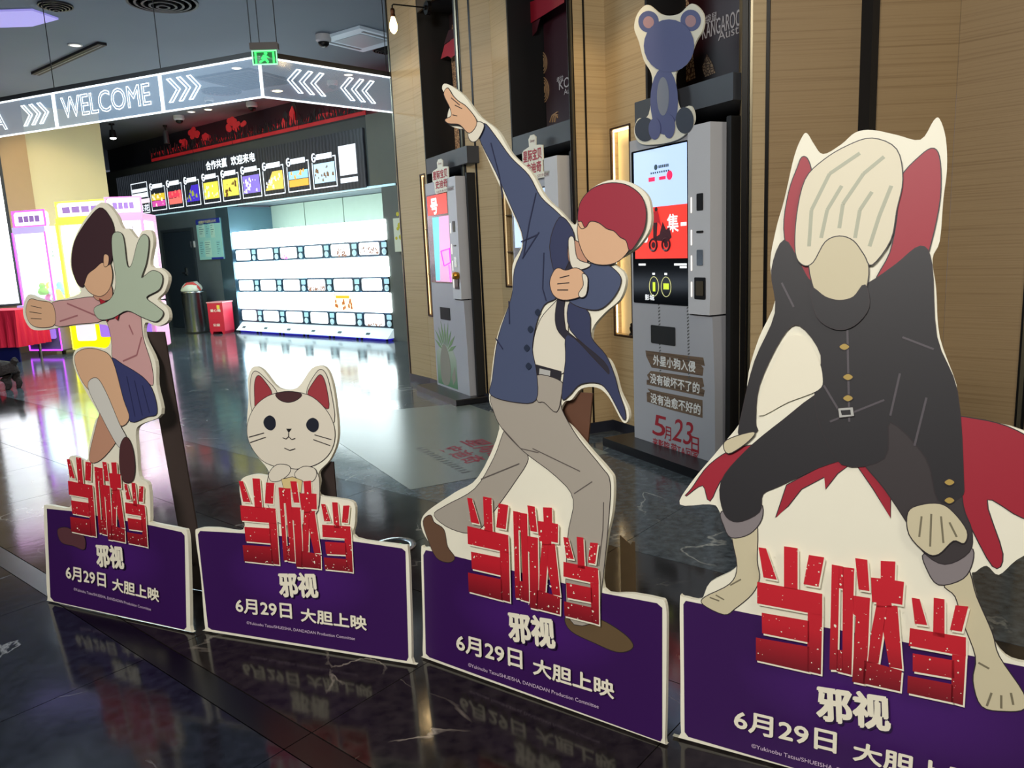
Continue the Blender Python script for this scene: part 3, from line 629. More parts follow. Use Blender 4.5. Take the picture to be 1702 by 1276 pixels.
for cx_, cz_, n_ in ((899, 105, 4), (900, 150, 5)):
    for i in range(n_):
        pts = [fr.px(cx_ + (3 + 2.3 * i) * math.cos(a), cz_ + (9 + 3.4 * i) * math.sin(a), .296) for a in np.linspace(-1.3, 1.3, 9)]
        wl.tube([(x, .296, z) for x, z in pts], .004, 4)
for i in range(3): wl.tube([(*fr.px(914 + 4 * i, 203, .296)[:1], .296, fr.px(914 + 4 * i, 203, .296)[1]), (fr.px(918 + 3 * i, 192 - 0 * i, .296)[0], .296, fr.px(918, 192, .296)[1]), (fr.px(927, 186 + 5 * i, .296)[0], .296, fr.px(927, 186 + 5 * i, .296)[1])], .006, 4)
wl.build('line_ornament', flat('ornament_tan', 186, 150, 112), t)
kt = thing('red_kite', 'crimson paper kite jutting from the recess above the middle kiosk', 'kite', fr)
shape(fr, kt, [(878, 5), (938, -20), (938, 4), (880, 40)], .2, 'kite_sail', flat('kite_red', 160, 16, 40))
shape(fr, kt, [(880, 40), (898, 31), (892, 52), (884, 62)], .21, 'kite_tail', flat('kite_dark', 84, 22, 34))
fr, t = sign_art(1, 'dark picture with a tan patterned band above the leftmost kiosk')
shape(fr, t, [(745, 97), (750, 97), (754, 145), (752, 235), (757, 250), (770, 245), (765, 150), (752, 40)], .299, 'patterned_band', SCALE)
kt = thing('red_kite', 'dusty red paper kite above the leftmost kiosk under the wall lamp', 'kite', fr)
shape(fr, kt, [(739, 75), (757, 62), (762, 88), (750, 96), (744, 93), (733, 98)], .2, 'kite_sail', flat('kite_pink', 186, 62, 76))
shape(fr, kt, [(738, 74), (746, 50), (758, 48), (757, 61)], .21, 'kite_body', flat('kite_dark2', 70, 40, 48))

# --- blue plush-like animal cut-out above the right kiosk (plain stand-in)
fr = bay[3]; yo = ky - .02
ac = thing('animal_cutout', 'white-edged cut-out of a seated blue-grey animal on top of the kiosk', 'cutout', fr)
ap = lambda pts, off: fr.poly(pts, off)
MB().prism(spl(ap([(1060, 22), (1076, 8), (1096, 22), (1112, 26), (1130, 22), (1150, 6), (1168, 22), (1168, 48), (1156, 70), (1142, 104), (1122, 124), (1128, 178), (1148, 176), (1154, 200), (1140, 222), (1120, 234), (1090, 240), (1064, 238), (1054, 220), (1060, 198), (1078, 190), (1084, 130), (1070, 100), (1062, 70), (1054, 46)], yo)), yo, yo + .01).build('board', FOAM, ac)
BL = flat('animal_blue', 84, 90, 138); BD = flat('animal_navy', 44, 50, 66); BG = flat('animal_grey', 132, 136, 148); PK = flat('animal_pink', 176, 136, 140)
def ell(cx_, cz_, rx, rz, off, rot=0., n=24):
    return fr.poly([(cx_ + rx * math.cos(a) * math.cos(rot) - rz * math.sin(a) * math.sin(rot), cz_ + rx * math.cos(a) * math.sin(rot) + rz * math.sin(a) * math.cos(rot)) for a in np.arange(n) * 2 * math.pi / n], off)
E_ = lambda c, nm, m, o_: MB().sheet(ell(*c[:4], yo - o_, *(c[4:])), yo - o_).build(nm, m, ac)
E_((1078, 36, 17, 18), 'ear', BL, .001); E_((1148, 34, 17, 18), 'ear', BL, .001)
E_((1078, 37, 9, 10), 'ear_lining', PK, .002); E_((1148, 35, 9, 10), 'ear_lining', PK, .002)
E_((1104, 168, 23, 56), 'body', BL, .001); E_((1102, 160, 10, 32), 'belly', BG, .002)
E_((1112, 76, 42, 44), 'head', BL, .003)
E_((1072, 215, 17, 20), 'foot', BD, .003); E_((1138, 200, 15, 22), 'foot', BD, .003)
E_((1088, 214, 10, 18), 'arm', BL, .004); E_((1112, 210, 10, 20), 'arm', BL, .004)

# --- wall lamp with a bare bulb
fr = bay[1]
off = -.02; base = fr.px(710, 13, off); 
wlmp = thing('wall_lamp', 'black arm wall lamp with a glowing amber bulb under the ceiling', 'lamp', fr)
mb = MB().disc_y(base[0], base[1], .055, off - .012, off + .018, 20); mb.disc_y(base[0], base[1], .018, off - .03, off - .011, 12); mb.build('wall_plate', BLACKMETAL, wlmp)
# arm points towards the left of the picture, out from the wall
L_ = .3; tip = (base[0] - .0, off - L_, base[1] + .0)
MB().tube([(base[0], off - .02, base[1]), (base[0], off - L_, base[1] + .0), (base[0], off - L_ - .012, base[1] - .01), (base[0], off - L_ - .012, base[1] - .03)], .006, 8).build('arm', BLACKMETAL, wlmp)
bx_, by_, bz_ = base[0], off - L_ - .012, base[1] - .03
MB().lathe([(.008, 0), (.016, -.005), (.02, -.02), (.018, -.05), (.022, -.055), (.022, -.07)], (bx_, by_, bz_), 14).build('socket', mat('bronze_socket', srgb(80, 52, 36), .35, .8), wlmp)
MB().lathe([(.014, -.07), (.02, -.085), (.031, -.125), (.033, -.15), (.027, -.18), (.01, -.2), (.0, -.202)], (bx_, by_, bz_), 16).build('bulb', WARMBULB, wlmp, True)
lp = bpy.data.lights.new('bulb_light', 'POINT'); lp.energy = 3.5; lp.color = (1, .68, .32); lp.shadow_soft_size = .04
lo = bpy.data.objects.new('bulb_light', lp); COL.objects.link(lo); lo.location = fr.w(bx_, by_ - .1, bz_ - .14)

# ================================================================ hanging edge-lit sign
rA = ray(655, 188); tt = 7.85 / rA[1]; zb = H + rA[2] * tt
rB = ray(652, 128); zt = H + rB[2] * 7.85 / rB[1]
HB = zt - zb
S0 = gnd(-40, 234, zb)[:2]; S1 = gnd(437, 162, zb)[:2]; S2 = gnd(655, 188, zb)[:2]
hs = thing('hanging_sign', 'white edge-lit acrylic WELCOME sign with chevrons folded across the ceiling', 'sign', loc=(S1[0], S1[1], zb))
bpy.context.view_layer.update()
def hang(o, fr_): o.parent = None; o.matrix_world = fr_.mat(); o.parent = hs; o.matrix_parent_inverse = hs.matrix_world.inverted(); return o
sa = Fr((S0[0], S0[1], zb), S1 - S0); La = float(np.linalg.norm(S1 - S0)); sb = Fr((S1[0], S1[1], zb), S2 - S1); Lb = float(np.linalg.norm(S2 - S1))
ja = [0, sa.px(95, 214)[0], sa.px(272, 190)[0], La]; jb = [0, Lb]
for fr_, js in ((sa, ja), (sb, jb)):
    for i in range(len(js) - 1):
        hang(MB().box(js[i] + .004, js[i + 1] - .004, 0, .012, .004, HB - .004).build('acrylic_panel', SIGNGLASS, hs), fr_)
        g = MB()
        for z in (0, HB - .012): g.box(js[i] + .004, js[i + 1] - .004, -.004, .014, z, z + .012)
        for x in (js[i] + .004, js[i + 1] - .014): g.box(x, x + .009, -.004, .014, .012, HB - .012)
        hang(g.build('edge_light', NEON, hs), fr_)
    hang(MB().box(-.0, js[-1], .02, .07, HB + .002, HB + .05).build('top_rail', BLACK, hs), fr_)
def neon_text(fr_, body, p0, p1, h_):
    v, f = text_mesh(body, 0, .016); v0, _ = text_mesh(body, 0); lo = v0.min(0); hi = v0.max(0); L = p1[0] - p0[0]
    mb = MB().add([(p0[0] + (a - lo[0]) / (hi[0] - lo[0]) * L, -.006 + c * h_ * .6, p0[1] + (b - lo[1]) / (hi[1] - lo[1]) * h_) for a, b, c in v], f)
    return hang(mb.build('neon_lettering', NEON, hs), fr_)
def cs(x, y): return (x / 3.958, y / 3.958)
a = sa.px(*cs(440, 785)); b = sa.px(*cs(1000, 700)); neon_text(sa, 'WELCOME', (a[0] - .04, .25 * HB), (b[0], .25 * HB), HB * .56)
a = sa.px(-10, 214)[0]; b = sa.px(13, 214)[0]; neon_text(sa, 'A', (a, .2 * HB), (b, .2 * HB), HB * .52)
def chevrons(fr_, x0, x1, z0, z1, direction):
    n = 3; wd = (x1 - x0); dx = wd * .31; arm = wd * .38; th = wd * .11
    for i in range(n):
        bx = x0 + i * dx; zm = (z0 + z1) / 2
        if direction > 0: pts = [(bx, z1), (bx + th, z1), (bx + arm, zm), (bx + th, z0), (bx, z0), (bx + arm - th, zm)]
        else: pts = [(bx + arm, z1), (bx + arm - th, z1), (bx, zm), (bx + arm - th, z0), (bx + arm, z0), (bx + th, zm)]
        hang(MB().tube([(x, -.006, z) for x, z in pts], .006, 6, True).build('neon_chevron', NEON, hs), fr_)
chevrons(sa, sa.px(38, 190)[0], sa.px(82, 190)[0], HB * .2, HB * .78, 1)
chevrons(sa, sa.px(280, 150)[0], sa.px(335, 150)[0], HB * .22, HB * .82, 1)
chevrons(sb, sb.px(478, 140)[0], sb.px(539, 140)[0], HB * .22, HB * .8, -1)
chevrons(sb, sb.px(566, 150)[0], sb.px(622, 150)[0], HB * .2, HB * .8, -1)
sp = MB()
for fr_, js in ((sa, ja), (sb, jb)):
    for x in js[1:]:
        p = fr_.w(x - .02 if x > 0 else .02, .045, HB + .05); sp.tube([tuple(p), (p[0], p[1], CEIL - .001)], .004, 6)
o = sp.build('suspension_wire', BLACK, hs); o.matrix_parent_inverse = hs.matrix_world.inverted()

# ---------------------------------------------------------------- exit sign on rods
ec = gnd(440, 94, 2.96 + .0); r = ray(440, 94); te = 6.3 / r[1]; ez = H + r[2] * te; fe = Fr((r[0] * te, 6.3, ez), (1, .05))
ex = thing('exit_sign', 'small green lit running-figure exit sign hung on two rods', 'sign', fe)
(x0, zt_), (x1, zb_) = fe.px(418, 84), fe.px(462, 107)
MB().box(x0, x1, 0, .012, zb_, zt_).build('sign_plate', mat('exit_glass', srgb(40, 120, 70), .2, emis=srgb(30, 150, 70), es=.25, alpha=.75), ex)
g = MB()
for q in ((x0, x1, zb_, zb_ + .008), (x0, x1, zt_ - .008, zt_), (x0, x0 + .008, zb_ + .008, zt_ - .008), (x1 - .008, x1, zb_ + .008, zt_ - .008)): g.box(q[0], q[1], -.004, -.0005, q[2], q[3])
g.build('lit_border', glow('exit_edge', 160, 255, 190, .9), ex)
xm = (x0 + x1) / 2; zm = (zb_ + zt_) / 2
g = MB().disc_y(xm + .01, zm + .03, .013, -.004, -.001, 12).prism([(xm - .03, zm - .01), (xm - .01, zm + .02), (xm + .015, zm + .015), (xm + .04, zm - .005), (xm + .01, zm - .0), (xm + .03, zm - .03), (xm + .02, zm - .045), (xm - .0, zm - .02), (xm - .035, zm - .04), (xm - .045, zm - .03), (xm - .015, zm - .01)], -.004, -.001)
g.box(xm - .075, xm - .06, -.004, -.001, zm - .045, zm + .045).box(xm + .06, xm + .075, -.004, -.001, zm - .045, zm + .045).box(xm - .06, xm + .06, -.004, -.001, zm + .038, zm + .045)
g.build('running_figure', glow('exit_green', 60, 255, 110, 1.1), ex)
(hx0, hz1), (hx1, hz0) = fe.px(415, 72), fe.px(463, 83)
MB().bbox(hx0, hx1, -.02, .03, zt_ + .001, hz1, .004).build('housing', mat('brown_housing', srgb(70, 60, 54), .4), ex)
for x in (hx0 + .01, hx1 - .01): MB().tube([(x, .0, hz1), (x, .0, CEIL - ez)], .004, 6).build('rod', BLACK, ex)

# ---------------------------------------------------------------- ceiling fittings
def ceil_at(px, py): return gnd(px, py, CEIL)
def ring_vent(nm, px, py, r, label):
    p = ceil_at(px, py); t = thing(nm, label, 'vent', loc=(p[0], p[1], CEIL))
    for i, q in enumerate((1., .8, .6, .4, .2)):
        MB().lathe([(r * q, -.001), (r * q, -.02 - .01 * i), (r * (q - .07), -.02 - .01 * i), (r * (q - .07), -.001)], n=28).build('vent_ring', mat('vent_dark', srgb(30, 32, 36), .5), t)
    return t
ring_vent('round_vent', 270, 2, .34, 'largest round black ceiling diffuser at the top edge')
ring_vent('round_vent', 92, 8, .16, 'small round dark ceiling diffuser near the top left corner')
ring_vent('round_vent', 368, 151, .3, 'round dark ceiling diffuser seen through the acrylic sign')
ring_vent('round_vent', 640, 82, .16, 'small round dark ceiling diffuser beside the first oak post')
a, b = ceil_at(58, 121), ceil_at(170, 70); d_ = (b - a)[:2]; fs = Fr((a[0], a[1], CEIL), d_); L = float(np.linalg.norm(d_))
t = thing('linear_diffuser', 'long thin black slot diffuser crossing the left ceiling', 'vent', fs)
MB().box(0, L, -.05, .05, -.03, -.001).build('frame', BLACK, t); MB().box(.02, L - .02, -.008, .008, -.034, -.031).build('slot_light', mat('dim_slot', srgb(120, 125, 130), .4), t)
def downlight(px, py, r, label, es, col=(1, .95, .85), nm='downlight'):
    p = ceil_at(px, py); t = thing(nm, label, 'light', loc=(p[0], p[1], CEIL))
    MB().lathe([(r * 1.3, -.001), (r * 1.3, -.012), (r, -.014), (r, -.004)], n=20).build('trim_ring', WHITE, t)
    MB().lathe([(r * .97, -.005), (r * .97, -.012), (0, -.0125)], n=20).build('lens', mat('lens_%d' % int(es * 10), (1, 1, 1), emis=col, es=es), t); return t
downlight(125, 74, .06, 'small white round downlight above the slot diffuser', .8)
downlight(393, 112, .06, 'bright warm downlight left of the exit sign behind the acrylic', 5, (1, .9, .6))
downlight(461, 150, .08, 'brightest warm downlight below the exit sign behind the acrylic', 8, (1, .85, .5))
downlight(579, 123, .06, 'warm downlight between the two groups of left-pointing chevrons', 6, (1, .9, .6))
downlight(346, 181, .06, 'warm downlight just under the right-pointing chevrons', 5, (1, .85, .5))
downlight(318, 185, .06, 'small pale downlight below the sign left of the ceiling camera pair', 1.5)
downlight(618, 194, .05, 'warm downlight near the grey pier right of the menu screen', 6, (1, .85, .5))
def dome(px, py, r, label):
    p = ceil_at(px, py); t = thing('dome_camera', label, 'camera', loc=(p[0], p[1], CEIL))
    MB().lathe([(r, -.001), (r * 1.02, -r * .7), (r * .8, -r * .95), (r * .75, -r * .8)], n=20).build('housing', WHITE, t)
    MB().lathe([(r * .74, -r * .85), (r * .66, -r * 1.25), (r * .4, -r * 1.5), (0, -r * 1.6)], n=20).build('dome', BLACKMETAL, t, True)
dome(537, 58, .09, 'white dome camera beside the square ceiling panel')
dome(347, 162, .07, 'white dome camera right of the right-pointing chevrons seen through the sign')
dome(297, 192, .09, 'white dome camera hanging below the left sign arm')
dome(418, 170, .09, 'white dome camera just below the corner of the sign')
dome(552, 134, .08, 'white dome camera behind the acrylic between left-pointing chevrons')
p = ceil_at(185, 205); t = thing('ceiling_spotlight', 'bright white spotlight beside the cream column under the sign', 'light', loc=(p[0], p[1], CEIL))
MB().lathe([(.05, -.001), (.05, -.03), (.015, -.032), (.015, -.12)], n=14).build('mount', BLACKMETAL, t)
MB().lathe([(.05, -.12), (.06, -.2), (.06, -.26)], n=16).build('can', BLACKMETAL, t); MB().lathe([(.055, -.262), (.05, -.275), (0, -.29)], n=16).build('lamp_lens', mat('spot_glow', (1, 1, 1), emis=(1, 1, .95), es=9), t)
p = ceil_at(274, 208); t = thing('ceiling_spotlight', 'unlit dark cylinder spotlight in front of the red silhouettes', 'light', loc=(p[0], p[1], CEIL))
MB().lathe([(.04, -.001), (.04, -.03), (.012, -.032), (.012, -.1)], n=14).build('mount', BLACKMETAL, t); MB().lathe([(.045, -.1), (.05, -.34), (.04, -.342)], n=16).build('can', mat('can_grey', srgb(64, 66, 72), .4), t)
# square air-conditioning panel (pale) and grille
cs4 = [ceil_at(*q) for q in ((560, 64), (595, 50), (641, 62), (605, 75))]; c_ = sum(cs4) / 4; t = thing('air_conditioner', 'pale square ceiling cassette between the exit sign and oak post', 'air conditioner', loc=(c_[0], c_[1], CEIL)); t.rotation_euler = (0, 0, math.atan2(*(cs4[3] - cs4[0])[[1, 0]]))
s_ = .38; MB().box(-s_, s_, -s_, s_, -.035, -.001).build('panel', mat('cassette_glow', srgb(190, 205, 215), .5, emis=(.6, .75, .9), es=.12), t)  # reflected glow on the cassette put into its panel as emission
for q in (-1, 1): MB().box(-s_ * .7, s_ * .7, q * s_ * .8 - .02, q * s_ * .8 + .02, -.04, -.0355).build('louvre', mat('louvre_grey', srgb(110, 120, 130), .5), t)
MB().box(-s_ * .6, s_ * .6, -s_ * .6, s_ * .6, -.04, -.0355).build('intake', mat('intake_pale', srgb(160, 172, 182), .5), t)
c_ = ceil_at(410, 131); t = thing('air_grille', 'dark square return air grille seen through the acrylic sign', 'vent', loc=(c_[0], c_[1], CEIL)); t.rotation_euler = (0, 0, math.atan2(*(S1 - S0)[::-1]))
g = MB()
for q in ((-.5, .5, -.5, -.46), (-.5, .5, .46, .5), (-.5, -.46, -.46, .46), (.46, .5, -.46, .46)): g.box(q[0], q[1], q[2], q[3], -.03, -.001)
g.build('grille_frame', BLACK, t)
for i in range(11):
    MB().box(-.46, .46, -.43 + i * .08, -.41 + i * .08, -.028, -.002).build('grille_slat', BLACK, t)
c_ = ceil_at(8, 28); t = thing('ceiling_light_panel', 'violet-tinted lit square panel at the top left corner', 'light', loc=(c_[0], c_[1], CEIL))
MB().vprism([(-.9, -.28), (.42, -.22), (.5, .1), (.1, .3), (-.9, .26)], -.02, -.001).build('panel', mat('violet_panel', srgb(150, 140, 220), .5, emis=(.42, .38, .95), es=.55), t)
# ================================================================ LED menu on the back fascia
def bq(px, py, off=0.): return bk.px(px, py, off)
yo = -.035
lz0 = bq(603, 312, yo)[1]; lz1 = bq(596, 213, yo)[1]; lx1 = bq(604, 250, yo)[0]; lx0 = bq(196, 320, yo)[0]
led = thing('menu_screen', 'long dark LED menu screen with white framed pictures on the back wall', 'screen', bk)
LEDM = mat('led_black', srgb(28, 32, 38), .35, emis=srgb(30, 36, 44), es=.5)
mm = LEDM; nt = mm.node_tree; g_ = N(mm, 'ShaderNodeNewGeometry'); wv = N(mm, 'ShaderNodeTexWave'); wv.inputs['Scale'].default_value = 5; wv.inputs['Distortion'].default_value = 3
crr = N(mm, 'ShaderNodeValToRGB'); crr.color_ramp.elements[0].color = (*srgb(24, 28, 34), 1); crr.color_ramp.elements[1].color = (*srgb(70, 76, 84), 1)
nt.links.new(g_.outputs['Position'], wv.inputs['Vector']); nt.links.new(wv.outputs[0], crr.inputs[0]); nt.links.new(crr.outputs[0], nt.nodes['Principled BSDF'].inputs['Emission Color'])
MB().box(lx0, lx1, yo, -.003, lz0, lz1).build('led_panel', LEDM, led)
LW = scr('led_white', 238, 246, 255, 1.15)
yl = yo - .003
a, b = bq(343, 283, yl), bq(424, 266, yl)
hz = a[1]; ttl = MB(); xs = np.linspace(a[0], b[0], 10)
letters(ttl, '合作共赢', (xs[0], hz), (xs[0] + (b[0] - a[0]) * .44, hz), .15, yl, .035); letters(ttl, '欢迎来电', (xs[0] + (b[0] - a[0]) * .53, hz), (b[0], hz), .15, yl, .035)
ttl.build('led_lettering', LW, led)
# nine framed pictures: pixel spans of left / right edge along the row
fx = [(252, 277), (280, 305), (309, 334), (339, 367), (371, 400), (404, 436), (440, 475), (480, 517), (522, 562)]
zb9 = bq(401, 331, yl)[1]; zt9 = bq(383, 288, yl)[1]
cols9 = [[(230, 200, 60), (225, 90, 180), (240, 240, 220)], [(230, 70, 90), (240, 120, 110), (120, 80, 150)], [(70, 50, 190), (180, 180, 255), (150, 160, 60)], [(225, 215, 80), (200, 220, 210), (90, 120, 60)], [(220, 210, 90), (200, 230, 245), (100, 70, 40)], [(130, 110, 200), (240, 235, 240), (220, 190, 90)], [(220, 190, 90), (60, 60, 40), (235, 235, 235)], [(150, 200, 240), (235, 170, 70), (250, 250, 240)], [(190, 220, 240), (220, 190, 120), (120, 90, 60)]]
rnd = random.Random(3)
def cmat(c): return scr('led_c_%d_%d_%d' % c, *c, .95)
for i, (p0, p1) in enumerate(fx):
    x0 = bq(p0, 340 - i * 3, yl)[0]; x1 = bq(p1, 340 - i * 3, yl)[0]; w_ = x1 - x0; b_ = .016
    g = MB().box(x0, x1, yl - .002, yl, zb9, zb9 + b_).box(x0, x0 + b_, yl - .002, yl, zb9 + b_, zt9 - .06).box(x1 - b_, x1, yl - .002, yl, zb9 + b_, zt9).box(x1 - .07, x1 - b_, yl - .002, yl, zt9 - b_, zt9)
    fo = g.build('menu_frame', LW, led)
    c = (x0 + .06, zt9 + .01); g = MB().tube([(c[0] + .045 * math.cos(t), yl - .001, c[1] + .06 * math.sin(t)) for t in np.linspace(.9, 5.6, 12)] + [(c[0] + .04, yl - .001, c[1]), (c[0], yl - .001, c[1])], .011, 5)
    g.box(x0 + .12, x1 - .09, yl - .002, yl, zt9 - .03, zt9 + .05); g.build('frame_caption', LW, fo)
    pz0, pz1 = zb9 + .08, zt9 - .09; k = i
    cA, cB, cC = cols9[i]
    if k in (0, 1, 7):
        MB().sheet([(x0 + .04, pz0 + .12), (x1 - .04, pz0 + .12), (x1 - .04, pz1 - .05), (x0 + .04, pz1 - .05)], yl, .001).build('menu_picture', cmat(cA), fo)
        MB().sheet([(x0 + .04, pz0), (x1 - .04, pz0), (x1 - .04, pz0 + .11), (x0 + .04, pz0 + .11)], yl, .001).build('menu_picture', cmat(cB), fo)
    else:
        MB().sheet([(x0 + .04, pz0), (x1 - .04, pz0), (x1 - .04, pz1), (x0 + .04 + (w_ * .4 if k in (2, 6) else 0), pz1)], yl, .001).build('menu_picture', cmat(cA), fo)
    g = MB()
    for j in range(14):
        u_, v_ = rnd.uniform(x0 + .06, x1 - .08), rnd.uniform(pz0 + .02, pz1 - .05); r_ = rnd.uniform(.01, .035)
        g.sheet([(u_ - r_, v_ - r_ * .6), (u_ + r_, v_ - r_), (u_ + r_ * .7, v_ + r_ * 1.3), (u_ - r_ * .5, v_ + r_)], yl - .0015 - j * .0001, .0004)
    g.build('menu_picture_detail', cmat(cB if k % 2 else cC), fo, kind='stuff')
# ticket badge left, white card right
x0, x1 = bq(220, 330, yl)[0], bq(247, 330, yl)[0]; z0 = zb9 - .02
g = MB()
for q in ((x0, x1, z0, z0 + .016), (x0, x0 + .016, z0 + .016, z0 + .19), (x1 - .016, x1, z0 + .016, z0 + .19), (x0, x0 + .016, z0 + .3, z0 + .62), (x1 - .016, x1, z0 + .3, z0 + .62), (x0 + .016, x1 - .016, z0 + .604, z0 + .62)): g.box(q[0], q[1], yl - .002, yl, q[2], q[3])
g.build('badge_frame', LW, led)
MB().box(x0 - .03, x1 + .04, yl - .002, yl, z0 + .2, z0 + .29).build('badge_banner', scr('led_rose', 240, 225, 235, 1.1), led)
MB().box(x0 + .03, x1 - .03, yl - .002, yl, z0 + .32, z0 + .41).build('badge_banner', LW, led); MB().box(x0 + .03, x1 - .03, yl - .002, yl, z0 + .43, z0 + .5).build('badge_banner', LW, led)
letters(MB(), '爆米花', (x0 + .03, z0 + .04), (x1 - .03, z0 + .04), .13, yl, .04).build('badge_lettering', LW, led)
x0, x1 = bq(563, 260, yl)[0], bq(592, 260, yl)[0]; zA, zB = bq(575, 291, yl)[1], bq(580, 240, yl)[1]
MB().box(x0, x1, yl - .002, yl, zA, zB).build('blank_card', scr('led_card', 228, 232, 238, 1.0), led); MB().box(x0, x1, yl - .002, yl, zA - .11, zA - .04).build('card_caption', LW, led)

# ---------------------------------------------------------------- red silhouette frieze above the menu
frz = thing('silhouette_frieze', 'red-lit cut-out frieze of grass, trees, castle and animals above the menu', 'decoration', bk)
RL = mat('red_glow_frieze', srgb(190, 40, 46), .6, emis=srgb(200, 30, 40), es=.2, var=.35, vs=3); DKF = mat('dark_frieze', srgb(36, 30, 36), .6)  # red light on the cut-outs put into base colour and emission
xa, xb = bq(250, 272)[0], bq(604, 182)[0]; zf = 3.302
def xof(px, py=230): return bk.px(px, py, .02)[0]
rnd = random.Random(5)
def grass(n, y, hmin, hmax, m, nm):
    g = MB().box(xa, xb, y, y + .012, zf, zf + (.08 if m is RL else .01))
    for i in range(n):
        x = xa + (xb - xa) * i / n + rnd.uniform(-.02, .02); h_ = rnd.uniform(hmin, hmax); l_ = rnd.uniform(-.07, .07)
        g.add([(x - .014, y, zf + .07), (x + .014, y, zf + .07), (x + l_, y, zf + .07 + h_), (x - .014, y + .01, zf + .07), (x + .014, y + .01, zf + .07), (x + l_, y + .01, zf + .07 + h_)], [(0, 1, 2), (5, 4, 3), (0, 3, 4, 1), (1, 4, 5, 2), (2, 5, 3, 0)])
    return g.build(nm, m, frz, kind='stuff')
grass(230, .03, .03, .12, RL, 'red_glow_grass'); grass(260, .012, .04, .2, DKF, 'dark_grass')
def tree(px, s_, m, y=.045):
    x = xof(px); g = MB().tube([(x, y, zf), (x - .03 * s_, y, zf + .2 * s_), (x + .02 * s_, y, zf + .38 * s_)], [.025 * s_, .018 * s_, .01 * s_], 5)
    for q in (-1, 1): g.tube([(x - .02 * s_, y, zf + .2 * s_), (x + q * .16 * s_, y, zf + .36 * s_)], [.014 * s_, .006 * s_], 5)
    g.build('tree_trunk', DKF, frz)
    g = MB()
    for j in range(9):
        a = rnd.uniform(0, 6.3); r_ = rnd.uniform(.05, .17) * s_; cx_, cz_ = x + math.cos(a) * r_ * 1.7, zf + .4 * s_ + math.sin(a) * r_ * .6
        g.disc_y(cx_, cz_, .06 * s_, y - .012 - .001 * j, y - .004 - .001 * j, 9, 1.5)
    g.build('tree_crown', m, frz)
tree(318, .85, RL); tree(303, .6, RL); tree(341, .6, RL); tree(385, .85, RL); tree(400, .7, RL)
def cut(pts, y, m, nm):
    q = [bk.px(a, b, y) for a, b in pts]; MB().prism(q, y, y + .012).build(nm, m, frz)
cut([(458, 238), (457, 212), (468, 204), (470, 196), (474, 203), (480, 201), (481, 186), (485, 176), (489, 186), (490, 200), (495, 200), (496, 232)], .02, RL, 'castle')
cut([(470, 205), (470, 190), (474, 184), (478, 190), (479, 205)], .05, DKF, 'castle_tower'); cut([(484, 200), (484, 176), (488, 168), (492, 176), (493, 204)], .05, DKF, 'castle_tower')
cut([(525, 218), (522, 200), (530, 189), (545, 187), (560, 190), (572, 198), (579, 200), (578, 210)], .02, RL, 'animal_group')
for px in (521, 530, 544): cut([(px, 200), (px, 182), (px + 3, 180), (px + 4, 200)], .055, DKF, 'palm_stem')
for i_, (px, pw) in enumerate(((300, 26), (345, 20), (430, 30), (505, 16), (585, 12))):
    l = bpy.data.lights.new('frieze_light', 'POINT'); l.energy = 3; l.color = (1, .1, .12); l.shadow_soft_size = .1
    o = bpy.data.objects.new('frieze_light', l); COL.objects.link(o); o.location = bk.w(xof(px), .3, 3.45)

# ================================================================ capsule machines: 6 x 3, every machine a thing
cx0 = bq(399, 500, 0)[0]; cx1 = bq(650, 480, 0)[0]; CW = (cx1 - cx0) / 6
HEADR = .54
def capsule(x, z, wd):
    fr_ = Fr(bk.w(x, 0, 0)[:2], Wd); fr_.O[2] = z
    t = thing('capsule_machine', 'capsule machine', 'capsule machine', fr_, group='lit capsule toy machines in the alcove')
    MB().box(.01, wd - .01, .03, .55, 0.0, .235).build('machine_body', mat('machine_grey', srgb(120, 145, 155), .4), t)
    MB().bbox(.0, wd, -.02, .5, .24, .535, .012).build('display_header', LITW, t)
    wf = MB(); wx = wd * .74
    wf.prism(rrect(.004, wx + .02, .004, .236, .02), .0, .03)
    wo = wf.build('window_frame', mat('frame_navy', srgb(40, 60, 84), .35), t)
    MB().prism(rrect(.034, wx - .012, .03, .212, .035), -.006, -.0005).build('lit_window', LITC, wo)
    cp = MB().prism(rrect(wx + .024, wd - .006, .004, .232, .012), .0, .03).build('coin_panel', mat('coin_panel_blue', srgb(30, 70, 96), .3), t)
    MB().prism(rrect(wx + .045, wd - .025, .13, .205, .012), -.006, -.0005).build('coin_slot', mat('slot_pale', srgb(150, 210, 225), .3, emis=(.6, .9, 1), es=.5), cp)
    k_ = MB().lathe([(.045, 0), (.048, .012), (.03, .02), (.012, .022), (.01, .034), (0, .035)], n=14).build('turn_knob', mat('knob_pale', srgb(190, 225, 232), .3, emis=(.6, .9, 1), es=.4), cp)
    k_.location = ((wx + wd) / 2 + .01, -.0005, .068); k_.rotation_euler = (math.pi / 2, 0, 0)
    for xx in (.05, wd - .06): MB().lathe([(.008, 0), (.008, .006), (0, .007)], n=8).build('corner_screw', BLACKMETAL, t).location = (xx, -.022, .5)
    return t
def tree_copy(o, parent=None):
    c = o.copy(); COL.objects.link(c)
    if parent is not None: c.parent = parent
    for ch in list(o.children): tree_copy(ch, c)
    return c
ordn = ['leftmost', 'second from the left', 'third from the left', 'fourth from the left', 'fifth from the left', 'rightmost']
zrow = [1.265, .725, .185]; rown = ['top', 'middle', 'bottom']
proto = None; bottom = []
for r_ in range(3):
    for c_ in range(6):
        x = cx0 + c_ * CW
        if proto is None: proto = capsule(x, zrow[0], CW - .006); t = proto
        else:
            t = tree_copy(proto); q = bk.w(x, 0, 0); m_ = bk.mat(); m_.translation = (q[0], q[1], zrow[r_]); t.matrix_world = m_
        if r_ == 2: bottom.append(t)
        t['label'] = 'white-lit capsule machine, %s in the %s row of the alcove' % (ordn[c_], rown[r_])
